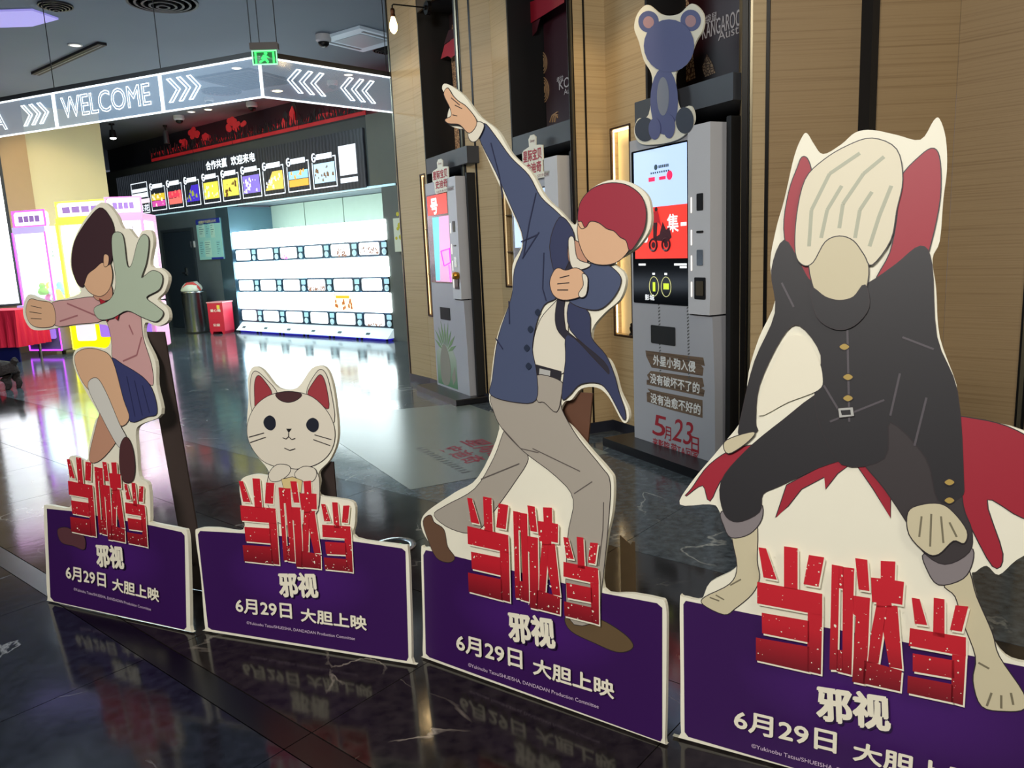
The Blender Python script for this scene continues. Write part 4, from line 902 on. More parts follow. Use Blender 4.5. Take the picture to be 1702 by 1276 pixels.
CAPW = [mat('toy_' + n_, srgb(*c), .5, emis=srgb(*c), es=.8) for n_, c in (('pink', (235, 120, 200)), ('green', (150, 210, 90)), ('brown', (150, 110, 90)), ('orange', (235, 150, 60)))]
rnd = random.Random(9)
def toys(c_, r_, x0, x1, z0, z1, ms, n, nm='capsule_toy_pile'):
    g = MB()
    for i in range(n):
        x = cx0 + c_ * CW + rnd.uniform(x0, x1) * CW; z = zrow[r_] + rnd.uniform(z0, z1); s = rnd.uniform(.008, .022)
        g.add([(x - s, -.008, z - s), (x + s, -.008, z - s * .6), (x + s * .6, -.008, z + s), (x - s * .4, -.008, z + s), (x, -.02, z)], [(0, 1, 4), (1, 2, 4), (2, 3, 4), (3, 0, 4)])
    o = g.build(nm, ms); o.matrix_world = bk.mat(); o['kind'] = 'stuff'; return o
for args in ((2, 0, .08, .35, .03, .08, CAPW[0], 14), (4, 0, .25, .6, .03, .14, CAPW[2], 26), (5, 0, .1, .7, .05, .14, CAPW[2], 26), (3, 1, .06, .7, .03, .09, CAPW[2], 40), (5, 2, .1, .6, .03, .06, CAPW[2], 14)):
    tag(toys(*args), {(2, 0): 'pink toys in the third top-row capsule machine', (4, 0): 'brown figures in the fifth top-row capsule machine', (5, 0): 'dark figures in the rightmost top-row capsule machine', (3, 1): 'dark row of figures in the fourth middle-row capsule machine', (5, 2): 'dark figures in the rightmost bottom-row capsule machine'}[args[:2]], 'toys')
pc = MB()
x = cx0 + 4 * CW
pg = thing('machine_poster', 'orange and brown poster on the fifth bottom-row machine header', 'poster', bk)
MB().sheet([(x + .02, zrow[2] + .25), (x + CW * .75, zrow[2] + .25), (x + CW * .75, zrow[2] + .52), (x + .02, zrow[2] + .52)], -.0215, .001).build('poster_sheet', scr('poster_cream', 250, 232, 200, 1), pg)
g = MB()
for i in range(16):
    u_, v_ = x + rnd.uniform(.05, CW * .68), zrow[2] + rnd.uniform(.28, .42); g.sheet([(u_ - .02, v_ - .025), (u_ + .02, v_ - .02), (u_ + .012, v_ + .03), (u_ - .015, v_ + .02)], -.0235 - i * .00005, .0004)
g.build('poster_figures', scr('poster_brown', 176, 96, 50, .8), pg, kind='stuff')
MB().sheet([(x + .08, zrow[2] + .45), (x + CW * .6, zrow[2] + .45), (x + CW * .6, zrow[2] + .49), (x + .08, zrow[2] + .49)], -.0235, .0004).build('poster_heading', scr('poster_orange', 240, 170, 40, 1), pg)
# trays with wheels below each column
for c_ in range(6):
    t = bottom[c_]
    wd = CW - .006
    dz_ = -.185; nb0 = len(t.children)
    # sloped front
    s_ = MB(); s_.add([(0, -.0, .18), (wd, -.0, .18), (wd, -.14, .04), (0, -.14, .04), (0, .5, .18), (wd, .5, .18), (wd, .5, .04), (0, .5, .04)], [(0, 3, 2, 1), (0, 1, 5, 4), (3, 7, 6, 2), (0, 4, 7, 3), (1, 2, 6, 5), (4, 5, 6, 7)])
    s_.build('sloped_tray', mat('tray_lit', srgb(200, 226, 235), .3, emis=(.8, .95, 1), es=.55), t)
    MB().box(.02, wd - .02, -.09, .45, .012, .0395).build('blue_kick', mat('kick_blue', srgb(20, 20, 170), .3, emis=(.03, .02, .6), es=.5), t)
    q = MB().prism(rrect(wd * .2, wd * .34, -.02, .02, .015), -.002, .002).build('coin_return', mat('return_dark', srgb(60, 80, 90), .4), t)
    q.location = (0, -.085, .097); q.rotation_euler = (-math.radians(45), 0, 0)
    for xx in (.04, wd - .06):
        MB().tube([(xx, -.1, .02), (xx + .02, -.1, .02)], .0195, 10).build('caster', BLACKMETAL, t)
    for ch in t.children:
        if ch.name.split('.')[0] in ('sloped_tray', 'blue_kick', 'coin_return', 'caster'): ch.location.z += dz_

# ---------------------------------------------------------------- notice board, bin, red box, switches
nb = thing('notice_board', 'pale blue notice board with dark blue header on the dark wall', 'notice board', bk)
(x0, z1), (x1, z0) = bq(325, 366, -.02), bq(372, 430, -.02)
MB().box(x0, x1, -.02, .018, z0, z1).build('board_panel', mat('notice_pale', srgb(150, 205, 205), .4, var=.04), nb)
MB().box(x0, x1, -.023, -.0205, z1 - .09, z1).build('header', mat('notice_blue', srgb(36, 52, 150), .4), nb)
letters(MB(), '经营许可证照公示栏', (x0 + .12, z1 - .07), (x1 - .12, z1 - .07), .05, -.0245, .01).build('header_lettering', mat('notice_gold', srgb(225, 215, 160), .5), nb)
sh = [(x0 + .08, z0 + .42, .2, .3), (x0 + .33, z0 + .4, .14, .32), (x0 + .5, z0 + .4, .14, .3), (x0 + .05, z0 + .05, .16, .3), (x0 + .24, z0 + .05, .22, .3), (x1 - .2, z0 + .06, .14, .28)]
for i, (a, b, c, d) in enumerate(sh):
    o = MB().box(a, a + c, -.023, -.0205, b, b + d).build('notice_sheet', mat('sheet_%d' % (i % 2), srgb(*((176, 214, 208), (140, 200, 206))[i % 2]), .5), nb)
    g = MB()
    for j in range(6): g.box(a + .015, a + c - .02 - .03 * (j % 3), -.0238, -.0232, b + d - .04 - j * .04, b + d - .03 - j * .04)
    g.build('sheet_text', mat('sheet_ink', srgb(70, 110, 125), .5), o)
MB().box(x1 - .42, x1, -.023, -.0205, z0 - .0, z0 + .035).build('footer', MATS['notice_blue'], nb)
bp_ = gnd(333, 551); bn = thing('trash_bin', 'round stainless steel bin with dark seam by the dark wall', 'bin', loc=(bp_[0], bp_[1] - .1, 0))
MB().lathe([(.215, 0.), (.22, .02), (.22, .74), (.225, .745), (.225, .77), (.2, .772), (.2, .74), (0, .735)], n=32).build('drum', STEEL, bn, True)
MB().lathe([(.222, .0), (.226, .002), (.226, .02), (.222, .022)], n=32).build('foot_ring', BLACK, bn)
# refuse bag
bm = MB(); prof = [(.02, 0), (.15, .0), (.19, .05), (.17, .13), (.1, .19), (.0, .2)]
bm.lathe(prof, n=18); bm.v = [(x * (1 + .2 * noise.noise(Vector((x * 9, y * 9, z * 12)))), y * (1 + .2 * noise.noise(Vector((x * 9 + 5, y * 9, z * 12)))), z + .03 * noise.noise(Vector((x * 11, y * 11, z * 9)))) for x, y, z in bm.v]
bg = tag(bm.build('refuse_bag', mat('bag_white', srgb(196, 200, 190), .5, var=.2, vs=14), None, True), 'crumpled white bag with red print on top of the steel bin', 'bag'); bg.location = (bp_[0] - .03, bp_[1] - .1, .745)
tg = MB().tube([(-.1, -.14, .1), (-.02, -.13, .17), (.08, -.11, .17), (.15, -.07, .1), (.18, -.04, .04)], [.012, .026, .03, .026, .014], 8).build('red_print', flat('bag_red', 190, 60, 60), bg)
bq0 = gnd(366, 554); rb = Fr((bq0[0] - .16, bq0[1] - .05), (1, -.25)); t = thing('collection_box', 'small red box on legs with white characters beside the steel bin', 'box', rb)
MB().prism([(0, .05), (.02, 0), (.05, 0), (.07, .045), (.24, .045), (.26, 0), (.29, 0), (.31, .05), (.31, .56), (0, .56)], 0, .3).build('box_body', mat('box_red', srgb(196, 30, 60), .4, var=.06), t)
MB().bbox(-.012, .322, -.012, .312, .561, .58, .004).build('lid', mat('box_pink', srgb(220, 150, 160), .4), t)
letters(MB(), '爱心箱', (.05, .4), (.26, .4), .05, -.0012, .02).build('box_lettering', PAPER, t); letters(MB(), '公益', (.08, .14), (.22, .14), .05, -.0012, .02).build('box_lettering', PAPER, t)
MB().sheet([(.19, .45), (.25, .45), (.25, .52), (.19, .52)], -.001).build('sticker', flat('sticker_yellow', 225, 200, 80), t)
for px, py, l_ in ((256, 404, 'white switch plate on the dark wall beside the pink machine'), (320, 405, 'white switch plate left of the notice board')):
    p = bq(px, py); t = thing('switch_plate', l_, 'switch', bk); MB().bbox(p[0] - .07, p[0] + .07, -.012, .019, p[1] - .07, p[1] + .05, .006).build('plate', WHITE, t); MB().bbox(p[0] - .03, p[0] + .03, -.018, -.0125, p[1] - .04, p[1] + .02, .004).build('rocker', mat('rocker_grey', srgb(90, 96, 100), .4), t)
# tall floral banner right of the machines
p0, p1 = bq(653, 363, -.05), bq(668, 418, -.05); t = thing('hanging_poster', 'narrow yellow and violet poster on the grey pier', 'poster', bk)
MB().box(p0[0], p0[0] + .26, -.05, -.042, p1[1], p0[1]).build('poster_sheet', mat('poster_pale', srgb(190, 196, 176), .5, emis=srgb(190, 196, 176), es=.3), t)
g = MB()
for i in range(9): g.disc_y(p0[0] + rnd.uniform(.04, .22), p1[1] + rnd.uniform(.12, .55), rnd.uniform(.02, .05), -.053 - i * .0003, -.0505 - i * .0003, 8)
g.build('flower_print', flat('poster_yellow', 214, 200, 40), t, kind='stuff'); MB().sheet([(p0[0] + .14, p1[1] + .22), (p0[0] + .24, p1[1] + .22), (p0[0] + .24, p1[1] + .3), (p0[0] + .14, p1[1] + .3)], -.054).build('violet_print', flat('poster_violet', 130, 96, 190), t)

# ================================================================ claw machines
def claw(name, label, corner_px, wd, dp, ht, dirx, hcol, gcol, body, neon, es, z_deck=.75, sidecol=None):
    o = gnd(*corner_px); fr_ = Fr(o[:2], dirx); t = thing(name, label, 'claw machine', fr_)
    fr_m = mat('frame_' + body, srgb(*{'white': (225, 225, 235), 'yellow': (230, 225, 60), 'pink': (240, 160, 200)}[body]), .35, emis=hcol, es=.55 if body == 'white' else .3)
    MB().bbox(0, wd, 0, dp, .06, z_deck, .02).build('cabinet', sidecol or fr_m, t)
    MB().bbox(-.02, wd + .02, -.1, .02, z_deck - .06, z_deck + .02, .01).build('control_deck', fr_m, t)
    for x in (0, wd - .035):
        for y in (0, dp - .035): MB().box(x, x + .035, y, y + .035, z_deck + .021, ht - .02).build('corner_post', fr_m, t)
    MB().bbox(0, wd, 0, dp, ht - .02, ht + .08, .01).build('roof', fr_m, t)
    MB().box(.035, wd - .035, .002, .006, z_deck + .022, ht - .021).build('front_glass', GLASSM, t)
    MB().box(wd - .006, wd - .002, .036, dp - .036, z_deck + .022, ht - .021).build('side_glass', GLASSM, t)
    MB().box(.04, wd - .04, dp - .03, dp - .01, z_deck + .022, ht - .021).build('lit_back', mat('back_' + name + body, gcol, .5, emis=gcol, es=es), t)
    MB().box(.036, .05, .04, dp - .04, z_deck + .022, ht - .021).build('lit_side', mat('back_' + name + body, gcol), t)
    MB().box(.06, wd - .06, .1, dp - .1, ht - .05, ht - .022).build('light_tray', mat('tray_light', (1, 1, 1), emis=(1, 1, 1), es=4), t)
    MB().tube([(wd * .5, dp * .5, ht - .051), (wd * .5, dp * .5, ht - .35)], .006, 6).build('claw_cord', BLACKMETAL, t)
    cl_ = MB()
    for a in (0, 2.1, 4.2):
        c, s = math.cos(a), math.sin(a); X, Y = wd * .5, dp * .5
        cl_.tube([(X, Y, ht - .36), (X + .06 * c, Y + .06 * s, ht - .4), (X + .05 * c, Y + .05 * s, ht - .47), (X + .015 * c, Y + .015 * s, ht - .5)], .008, 5)
    cl_.lathe([(0, -.34), (.03, -.34), (.035, -.37), (0, -.38)], (wd * .5, dp * .5, ht), 10); cl_.build('claw', STEEL, t)
    hd = MB().bbox(.02, wd - .02, .05, .12, ht + .081, ht + .3, .03).build('header_sign', mat('hd_' + body, (1, 1, 1), emis=(1, .98, .95), es=1.3), t)
    g = MB()
    for q in ((.0, wd, ht + .081, ht + .1), (.0, wd, ht + .3, ht + .32), (.0, .02, ht + .1, ht + .3), (wd - .02, wd, ht + .1, ht + .3)): g.box(q[0], q[1], .03, .05, q[2], q[3])
    g.build('header_border', neon, hd)
    g = MB(); rn = random.Random(len(label))
    for i in range(4): a = .1 + i * (wd - .2) / 4; g.box(a, a + (wd - .2) / 5, .045, .049, ht + .15, ht + .24)
    g.build('header_lettering', mat('hd_ink' + body, srgb(150, 110, 170), .5, emis=srgb(150, 110, 170), es=.5), hd)
    ed = MB()
    for x in (-.008, wd - .004): ed.box(x, x + .012, -.012, .0, .07, ht)
    ed.box(0, wd, -.012, -.0, .07, .085).build('neon_edge', neon, t)
    MB().prism(rrect(wd * .12, wd * .5, .2, .5, .03), -.014, -.001).build('prize_door', mat('prize_pale', srgb(230, 230, 245), .3, emis=(.8, .8, 1), es=.8), t)
    MB().prism(rrect(wd * .6, wd * .88, .25, .6, .03), -.014, -.001).build('coin_door', mat('coin_violet', srgb(130, 90, 210), .3, emis=(.5, .25, .9), es=.7), t)
    for x in (.08, wd - .08): MB().lathe([(.028, 0), (.03, .059), (0, .06)], (x, .1, 0), 10).build('foot', BLACKMETAL, t)
    pj = []
    for i in range(14):
        c = [(245, 225, 90), (240, 130, 190), (120, 200, 240), (250, 250, 250), (160, 220, 110)][i % 5]
        x, y, z = .12 + rn.random() * (wd - .24), .12 + rn.random() * (dp - .3), z_deck + .04 + .11 * (i // 7); r_ = .08
        prf = [(0, 0), (r_ * .7, .01), (r_, .05), (r_ * .75, .1), (r_ * .5, .115), (r_ * .62, .15), (r_ * .4, .19), (0, .2)]
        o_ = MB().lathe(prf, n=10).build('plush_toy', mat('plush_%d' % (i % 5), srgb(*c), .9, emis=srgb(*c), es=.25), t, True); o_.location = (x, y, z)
    return t
dC = Wd
claw('claw_machine', 'white claw machine with violet neon edge nearest the light box', (52, 590), .62, .75, 1.85, (1, -.3), (.5, .25, 1), (.75, .9, 1), 'white', glow('neon_violet', 190, 60, 255, 3.0), 3.0, sidecol=mat('violet_grey', srgb(140, 120, 165), .35, var=.05))
claw('claw_machine', 'yellow-lit claw machine behind the pink-sweater cut-out', (124, 588), .85, .8, 1.95, (1, -.2), (1, 1, .3), (.85, .95, .35), 'yellow', glow('neon_yellow', 250, 245, 60, 2.2), 1.8, sidecol=mat('yellow_panel', srgb(235, 235, 20), .3, emis=(.8, .85, .0), es=.9))
claw('claw_machine', 'pink claw machine behind the green hand beside the dark wall', (206, 590), .50, .6, 1.95, (1, .12), (1, .6, .9), (1, .85, .9), 'pink', glow('neon_pink', 255, 120, 220, 1.5), 2.0)
# ---------------------------------------------------------------- red-clothed table and dog at the left edge
q = gnd(20, 600); tf = Fr((q[0] - 1.27, q[1]), (1, -.12)); t = thing('draped_table', 'table under a bright red cloth at the left edge', 'table', tf)
MB().bbox(0, 1.55, 0, .58, .7, .74, .01).build('tabletop', WHITE, t)
for x in (.06, 1.46):
    for y in (.06, .5): MB().tube([(x, y, 0), (x, y, .7)], .02, 8).build('leg', STEEL, t)
MB().box(-.3, 1.5, .03, .05, .0, .69).build('dark_blue_skirt', mat('skirt_blue', srgb(16, 18, 96), .6), t)
vs = []; n = 60
per = [(-.02 + 1.59 * i / n, -.02) for i in range(n + 1)] + [(1.57, -.02 + .62 * i / 24) for i in range(1, 25)]
cm = MB(); k = len(per)
for lv_, (z, am) in enumerate(((.745, 0), (.6, .006), (.4, .014), (.22, .022))):
    for i, (x, y) in enumerate(per):
        w_ = am * math.sin(i * 1.3) ; cm.v.append((x + (w_ if i > n else 0), y - (w_ + am if i <= n else 0), z))
for l_ in range(3):
    for i in range(k - 1): a = l_ * k + i; cm.f.append((a, a + k, a + k + 1, a + 1))
cm.box(-.02, 1.57, -.02, .60, .7405, .7455)
c_ = cm.build('tablecloth', mat('cloth_red', srgb(230, 20, 60), .8, emis=srgb(230, 10, 60), es=.0, var=.06), None); c_.matrix_world = tf.mat(); tag(c_, 'bright red cloth hanging over the table at the left edge', 'tablecloth')
dg = gnd(24, 646)
# dog: one continuous skinned body
def skin_obj(name, pts, edges, rad, m, sub=2):
    me = bpy.data.meshes.new(name); me.from_pydata(pts, edges, []); me.materials.append(m)
    o = bpy.data.objects.new(name, me); COL.objects.link(o)
    sk = o.modifiers.new('Skin', 'SKIN'); me.skin_vertices.new(name='') if not me.skin_vertices else None
    for v, r in zip(me.skin_vertices[0].data, rad): v.radius = (r, r)
    me.skin_vertices[0].data[0].use_root = True
    s2 = o.modifiers.new('Sub', 'SUBSURF'); s2.levels = sub; s2.render_levels = sub; return o
# +x is towards the tail; hips at x=.0
P = [(-.02, 0, .24), (-.14, 0, .235), (-.27, 0, .245), (-.36, 0, .3), (-.41, 0, .37), (-.48, 0, .36), (-.53, 0, .345),
     (.03, .055, .19), (.0, .06, .13), (.05, .06, .075), (.035, .06, .015), (.0, .06, .012),
     (.02, -.055, .19), (-.02, -.06, .125), (.02, -.06, .07), (.005, -.06, .015), (-.03, -.06, .012),
     (-.27, .05, .17), (-.26, .055, .09), (-.27, .055, .015), (-.3, .055, .012), (-.28, -.05, .17), (-.29, -.055, .09), (-.28, -.055, .015), (-.31, -.055, .012),
     (.05, 0, .275), (.08, 0, .32), (.1, 0, .33)]
Eg = [(0, 1), (1, 2), (2, 3), (3, 4), (4, 5), (5, 6), (0, 7), (7, 8), (8, 9), (9, 10), (10, 11), (0, 12), (12, 13), (13, 14), (14, 15), (15, 16), (2, 17), (17, 18), (18, 19), (19, 20), (2, 21), (21, 22), (22, 23), (23, 24), (0, 25), (25, 26), (26, 27)]
Rd = [.1, .095, .1, .06, .065, .03, .022, .055, .045, .034, .03, .022, .055, .045, .034, .03, .022, .05, .036, .02, .018, .045, .027, .02, .018, .028, .034, .036]
dog = skin_obj('dog', P, Eg, Rd, mat('dog_curl', srgb(58, 48, 45), .95, var=.35, vs=40, bump=.8))
tex = bpy.data.textures.new('curls', 'CLOUDS'); tex.noise_scale = .03
dm = dog.modifiers.new('Curls', 'DISPLACE'); dm.texture = tex; dm.strength = .025; dm.mid_level = .4
dog.location = (dg[0] - .02, dg[1], 0.0); dog.rotation_euler = (0, 0, math.radians(-8)); tag(dog, 'small dark curly dog walking out of the left edge', 'dog')
for s in (-1, 1):
    e_ = MB().lathe([(0, 0), (.018, .01), (.024, .04), (.018, .075), (0, .085)], n=10).build('ear', mat('dog_ear', srgb(56, 46, 42), .95, bump=.6, vs=40), dog, True); e_.location = (-.4, .055 * s, .42); e_.rotation_euler = (math.radians(180 - 14 * s), 0, 0)
# ================================================================ cardboard standees (figures are plain generic stand-ins)
def c8(x, y): return (1100 + x / 2.799, 820 + y / 2.799)
def c7(x, y): return (680 + x / 2.798, 820 + y / 2.798)
T4 = [c8(455, 243), c8(443, 765), c8(1400, 972), c8(1425, 515)]
T3 = [(781.1, 825.4), (783.6, 980.8), (999.9, 1035.5), (998, 900.4)]
T2 = [(399.3, 798.3), (408, 931.2), (588.6, 949.8), (583, 838.8)]
T1 = [(114.5, 761.7), (122, 882.2), (248.9, 908.2), (242, 807.2)]
GL = [[(455, 243), (490, 248), (540, 393), (478, 382)], [(573, 238), (636, 247), (636, 440), (573, 430)], [(688, 278), (759, 289), (733, 425), (663, 413)],
      [(449, 402), (750, 458), (750, 560), (683, 545), (449, 502)], [(683, 545), (750, 556), (744, 830), (680, 815)], [(470, 545), (690, 583), (690, 683), (472, 640)], [(443, 660), (690, 703), (690, 820), (443, 765)],
      [(794, 322), (830, 328), (820, 810), (783, 808)], [(845, 333), (898, 340), (885, 832), (843, 822)], [(828, 328), (848, 332), (847, 435), (825, 430)], [(818, 715), (845, 718), (845, 822), (815, 815)],
      [(902, 292), (958, 300), (968, 445), (918, 437)], [(892, 465), (971, 477), (960, 740), (945, 875), (888, 863), (905, 560), (893, 550)],
      [(1020, 305), (1088, 308), (1085, 395), (1128, 402), (1120, 508), (1070, 500), (1072, 520), (1000, 520), (1000, 497), (980, 495), (975, 382), (1020, 386)],
      [(1000, 510), (1050, 515), (1010, 780), (960, 775), (975, 640)], [(1050, 510), (1098, 515), (1120, 805), (1060, 795), (1030, 620)], [(945, 765), (1010, 782), (1118, 812), (1110, 908), (935, 870)],
      [(1163, 475), (1200, 481), (1235, 602), (1178, 595)], [(1265, 475), (1315, 482), (1315, 660), (1262, 650)], [(1366, 510), (1425, 515), (1395, 632), (1340, 623)],
      [(1155, 615), (1414, 658), (1414, 745), (1355, 735), (1150, 697)], [(1350, 735), (1413, 745), (1400, 972), (1345, 957)], [(1168, 732), (1360, 765), (1360, 848), (1168, 815)], [(1145, 835), (1355, 875), (1355, 960), (1143, 915)]]
GLYPH = [[c8(*p) for p in g] for g in GL]
PURP = ramp_print('purple_print', [(0, srgb(112, 52, 178)), (.3, srgb(88, 36, 136)), (.62, srgb(56, 20, 84))], radial=True, rough=.38)
TITR = ramp_print('title_red_print', [(0, srgb(120, 22, 34)), (.35, srgb(196, 32, 46)), (1, srgb(208, 34, 50))], 'Z', rough=.4)
CRE = mat('cream_print', srgb(240, 234, 212), .5)
LINE = flat('outline_print', 44, 36, 40)
class Standee:
    def __init__(s, k, L, R, lean, label):
        a, b = gnd(*L), gnd(*R); X = (b - a); X /= np.linalg.norm(X); vn = np.array([-X[1], X[0], 0]); th = math.radians(lean)
        Z = np.array([0, 0, 1.]) * math.cos(th) + vn * math.sin(th)
        s.fr = Fr(a[:2], X[:2], Z); s.lift = 0.0; s.k = k; s.ly = -.0002
        s.fr.O[2] = .004
        s.t = thing('cardboard_standee', label, 'standee', s.fr); s.W = float(np.linalg.norm(b - a))
    def q(s, pts): return s.fr.poly(pts)
    def board(s, pts, n=4, sm=True):
        q = s.q(pts); q = spl(q, n) if sm else q
        q = [(x, max(z, 0.002)) for x, z in q]
        s.bd = MB().prism(q, 0, .014).build('foam_board', FOAM, s.t); return s.bd
    def p(s, nm, m, pts, sm=True, n=4, y=None, label=None, line=True, par=None):
        q = s.q(pts); q = spl(q, n) if sm else q
        s.ly -= .0004
        if y is None: y = s.ly
        if line:      # dark drawn outline printed just under the colour
            c = np.mean(q, 0); k_ = len(q); A_ = sum(q[i][0] * q[(i + 1) % k_][1] - q[(i + 1) % k_][0] * q[i][1] for i in range(k_)); sg = 1 if A_ > 0 else -1; out = []
            for i in range(k_):
                d = np.array(q[(i + 1) % k_]) - np.array(q[i - 1]); d = d / (np.linalg.norm(d) + 1e-9); out.append((q[i][0] + sg * d[1] * .0022, q[i][1] - sg * d[0] * .0022))
            try: MB().sheet(out, y + .00022, .0002).build('print_outline', LINE, s.bd)
            except Exception: pass
        o = MB().sheet(q, y, .0002).build(nm, m, s.t)
        if label: o['label'] = label
        return o
    def strokes(s, nm, m, lines, wd=.002, y=None):
        g = MB(); s.ly -= .0003
        for pts in lines:
            q = s.q(pts)
            for i in range(len(q) - 1):
                a, b = np.array(q[i]), np.array(q[i + 1]); d = b - a; d /= np.linalg.norm(d) + 1e-9; n_ = np.array([-d[1], d[0]]) * wd
                g.prism([tuple(a - n_), tuple(b - n_), tuple(b + n_), tuple(a + n_)], s.ly - .0002, s.ly)
        return g.build(nm, m, s.t, kind='stuff' if len(lines) > 1 else None)
    def title(s, T, texts=True, clip=None):
        h34 = homog(T4, T); s.ly -= .001; y = s.ly
        # white edge of the title, shifted towards the lower right
        g = MB(); 
        for p in GLYPH:
            q = s.q([h34(*v) for v in p]); g.prism([(a + .0035, b - .0045) for a, b in q], y - .0002, y)
        g.build('title_edge', CRE, s.t, kind='stuff')
        g = MB()
        for p in GLYPH: g.prism(s.q([h34(*v) for v in p]), y - .0007, y - .0004)
        ti = g.build('title_lettering', TITR, s.t, kind='stuff')
        rn = random.Random(s.k); g = MB()
        for i in range(150):
            p = rn.choice(GLYPH); q = np.array(s.q([h34(*v) for v in p])); lo, hi = q.min(0), q.max(0)
            u_, v_ = rn.uniform(lo[0] + .003, hi[0] - .003), rn.uniform(lo[1] + .003, hi[1] - .003); r_ = (abs(rn.gauss(.0009, .0009)) + .0003) * (.8 if s.k == 4 else 1)
            g.prism([(u_ + r_ * rn.uniform(.6, 1.6) * math.cos(a), v_ + r_ * rn.uniform(.6, 1.6) * math.sin(a)) for a in np.arange(5) * 1.2566], y - .0012, y - .001)
        g.build('title_specks', CRE, ti, kind='stuff')
        h3 = homog(T3, T); f = lambda x, y_: s.fr.px(*h3(x, y_)); yy = y - .0008
        def fit(body, pl, pr, ptop, bold, m, nm, skew=0):
            a, b, c = f(*pl), f(*pr), f(*ptop); h_ = c[1] - a[1]
            return letters(MB(), body, a, b, h_, yy, bold, skew).build(nm, m, s.t)
        sub = fit('邪视', c7(480, 672), c7(690, 712), c7(482, 545), .05, CRE, 'subtitle_lettering')
        MBs = MB(); a, b, c = f(*c7(480, 672)), f(*c7(690, 712)), f(*c7(482, 545)); letters(MBs, '邪视', (a[0] + .002, a[1] - .003), (b[0] + .002, b[1] - .003), c[1] - a[1], yy + .0003, .06)
        MBs.build('subtitle_shadow', flat('print_dark_violet', 36, 14, 60), s.t)
        fit('6月29日', c7(235, 722), c7(538, 808), c7(240, 645), .034, CRE, 'date_lettering'); fit('大胆上映', c7(590, 830), c7(962, 945), c7(594, 757), .04, CRE, 'release_lettering')
        fit('©Yukinobu Tatsu/SHUEISHA, DANDADAN Production Committee', c7(288, 798), c7(893, 993), c7(288, 779), .0, flat('print_lilac', 214, 190, 216), 'copyright_lettering')
    def panel(s, pts, y0=None, par=None):
        q = s.q(pts); xs = [p[0] for p in q]; s.ly -= .0004
        return MB().sheet(q, s.ly, .0002).build('purple_panel', PURP, s.t)
    def flap(s, tl, tr, back, sh=0., m=None):
        """easel strut: from the back of the board down to the floor behind it"""
        a, b = s.fr.px(*tl), s.fr.px(*tr); z = (a[1] + b[1]) / 2
        x0, x1 = a[0], b[0]; F0 = s.fr
        pts = []
        for x in (x0, x1):
            top = F0.w(x, .016, z); bot = np.array([*(F0.w(x + sh, 0, 0) + np.array([-F0.X[1], F0.X[0], 0]) * back)[:2], .003])
            pts.append((top, bot))
        t_ = np.array([-F0.X[1], F0.X[0], 0]) * .006
        inv = s.fr.mat().inverted(); vs = []
        for top, bot in pts:
            for q in (top, top + t_, bot, bot + t_): vs.append(tuple(inv @ Vector(q)))
        g = MB().add(vs, [(0, 4, 5, 1), (2, 3, 7, 6), (0, 2, 6, 4), (1, 5, 7, 3), (0, 1, 3, 2), (4, 6, 7, 5)])
        # brace between board and strut
        g2 = MB(); xm = (x0 + x1) / 2; p1 = inv @ Vector(s.fr.w(xm, .015, .12)); p2 = inv @ Vector(s.fr.w(xm + sh * .88, 0, .12) + np.array([-F0.X[1], F0.X[0], 0]) * back * .88)
        g2.tube([tuple(p1), tuple(p2)], .006, 5)
        g2.build('brace', DARKCARD, s.t); return g.build('strut', m or DARKCARD, s.t)
PE = SKIN; PED = flat('print_peach_shade', 196, 146, 120)

# ---- 1: pink sweater and navy skirt
S = Standee(1, (82, 1001), (315, 1052), 5.5, 'leftmost cardboard standee, figure in pink sweater and navy skirt over purple base')
S.flap((232, 552), (266, 551), .28, -.12)
S.board([(168, 336), (190, 352), (203, 378), (214, 380), (228, 396), (236, 384), (250, 383), (255, 402), (250, 440), (268, 446), (280, 460), (274, 484), (262, 498), (278, 512), (280, 532), (262, 542), (242, 536), (240, 560), (258, 600), (260, 640), (268, 688), (236, 704), (226, 716), (228, 750), (232, 792), (247, 806), (250, 860), (252, 868), (300, 878), (311, 886), (314, 940), (316, 1040), (311, 1051), (200, 1028), (88, 1004), (79, 992), (76, 930), (73, 850), (78, 839), (116, 843), (117, 812), (113, 770), (120, 757), (144, 765), (148, 742), (158, 700), (164, 688), (146, 656), (124, 612), (123, 586), (140, 576), (176, 578), (184, 560), (176, 540), (120, 541), (64, 549), (46, 540), (38, 516), (46, 490), (62, 494), (84, 500), (132, 488), (126, 468), (117, 440), (122, 402), (140, 366)])
S.panel([(78, 845), (118, 849), (252, 873), (302, 884), (307, 890), (310, 1042), (306, 1046), (90, 999), (84, 992)])
S.p('jumper', flat('print_pink', 206, 160, 158), [(150, 500), (175, 488), (215, 494), (232, 510), (238, 560), (252, 606), (254, 640), (236, 624), (206, 606), (188, 596), (186, 566), (176, 530)])
S.p('sleeve', flat('print_pink', 206, 160, 158), [(84, 506), (120, 498), (160, 494), (178, 508), (172, 532), (130, 538), (92, 540)])
S.strokes('fold_lines', flat('print_rose', 160, 104, 108), [[(112, 504), (150, 520), (172, 530)], [(215, 540), (222, 556)], [(236, 560), (228, 590), (205, 600)], [(100, 534), (130, 524)]], .003)
S.p('hand', PE, [(50, 498), (66, 500), (88, 506), (92, 538), (70, 544), (52, 538), (44, 518)])
S.strokes('finger_lines', LINE, [[(52, 508), (70, 512)], [(50, 518), (70, 521)], [(52, 529), (70, 530)]], .0012)
S.p('back_leg', PED, [(172, 676), (192, 668), (205, 690), (196, 730), (168, 764), (150, 764), (158, 720)])
S.p('skirt', flat('print_navy', 58, 62, 108), [(186, 598), (206, 606), (240, 628), (256, 652), (262, 686), (246, 692), (218, 700), (206, 664)])
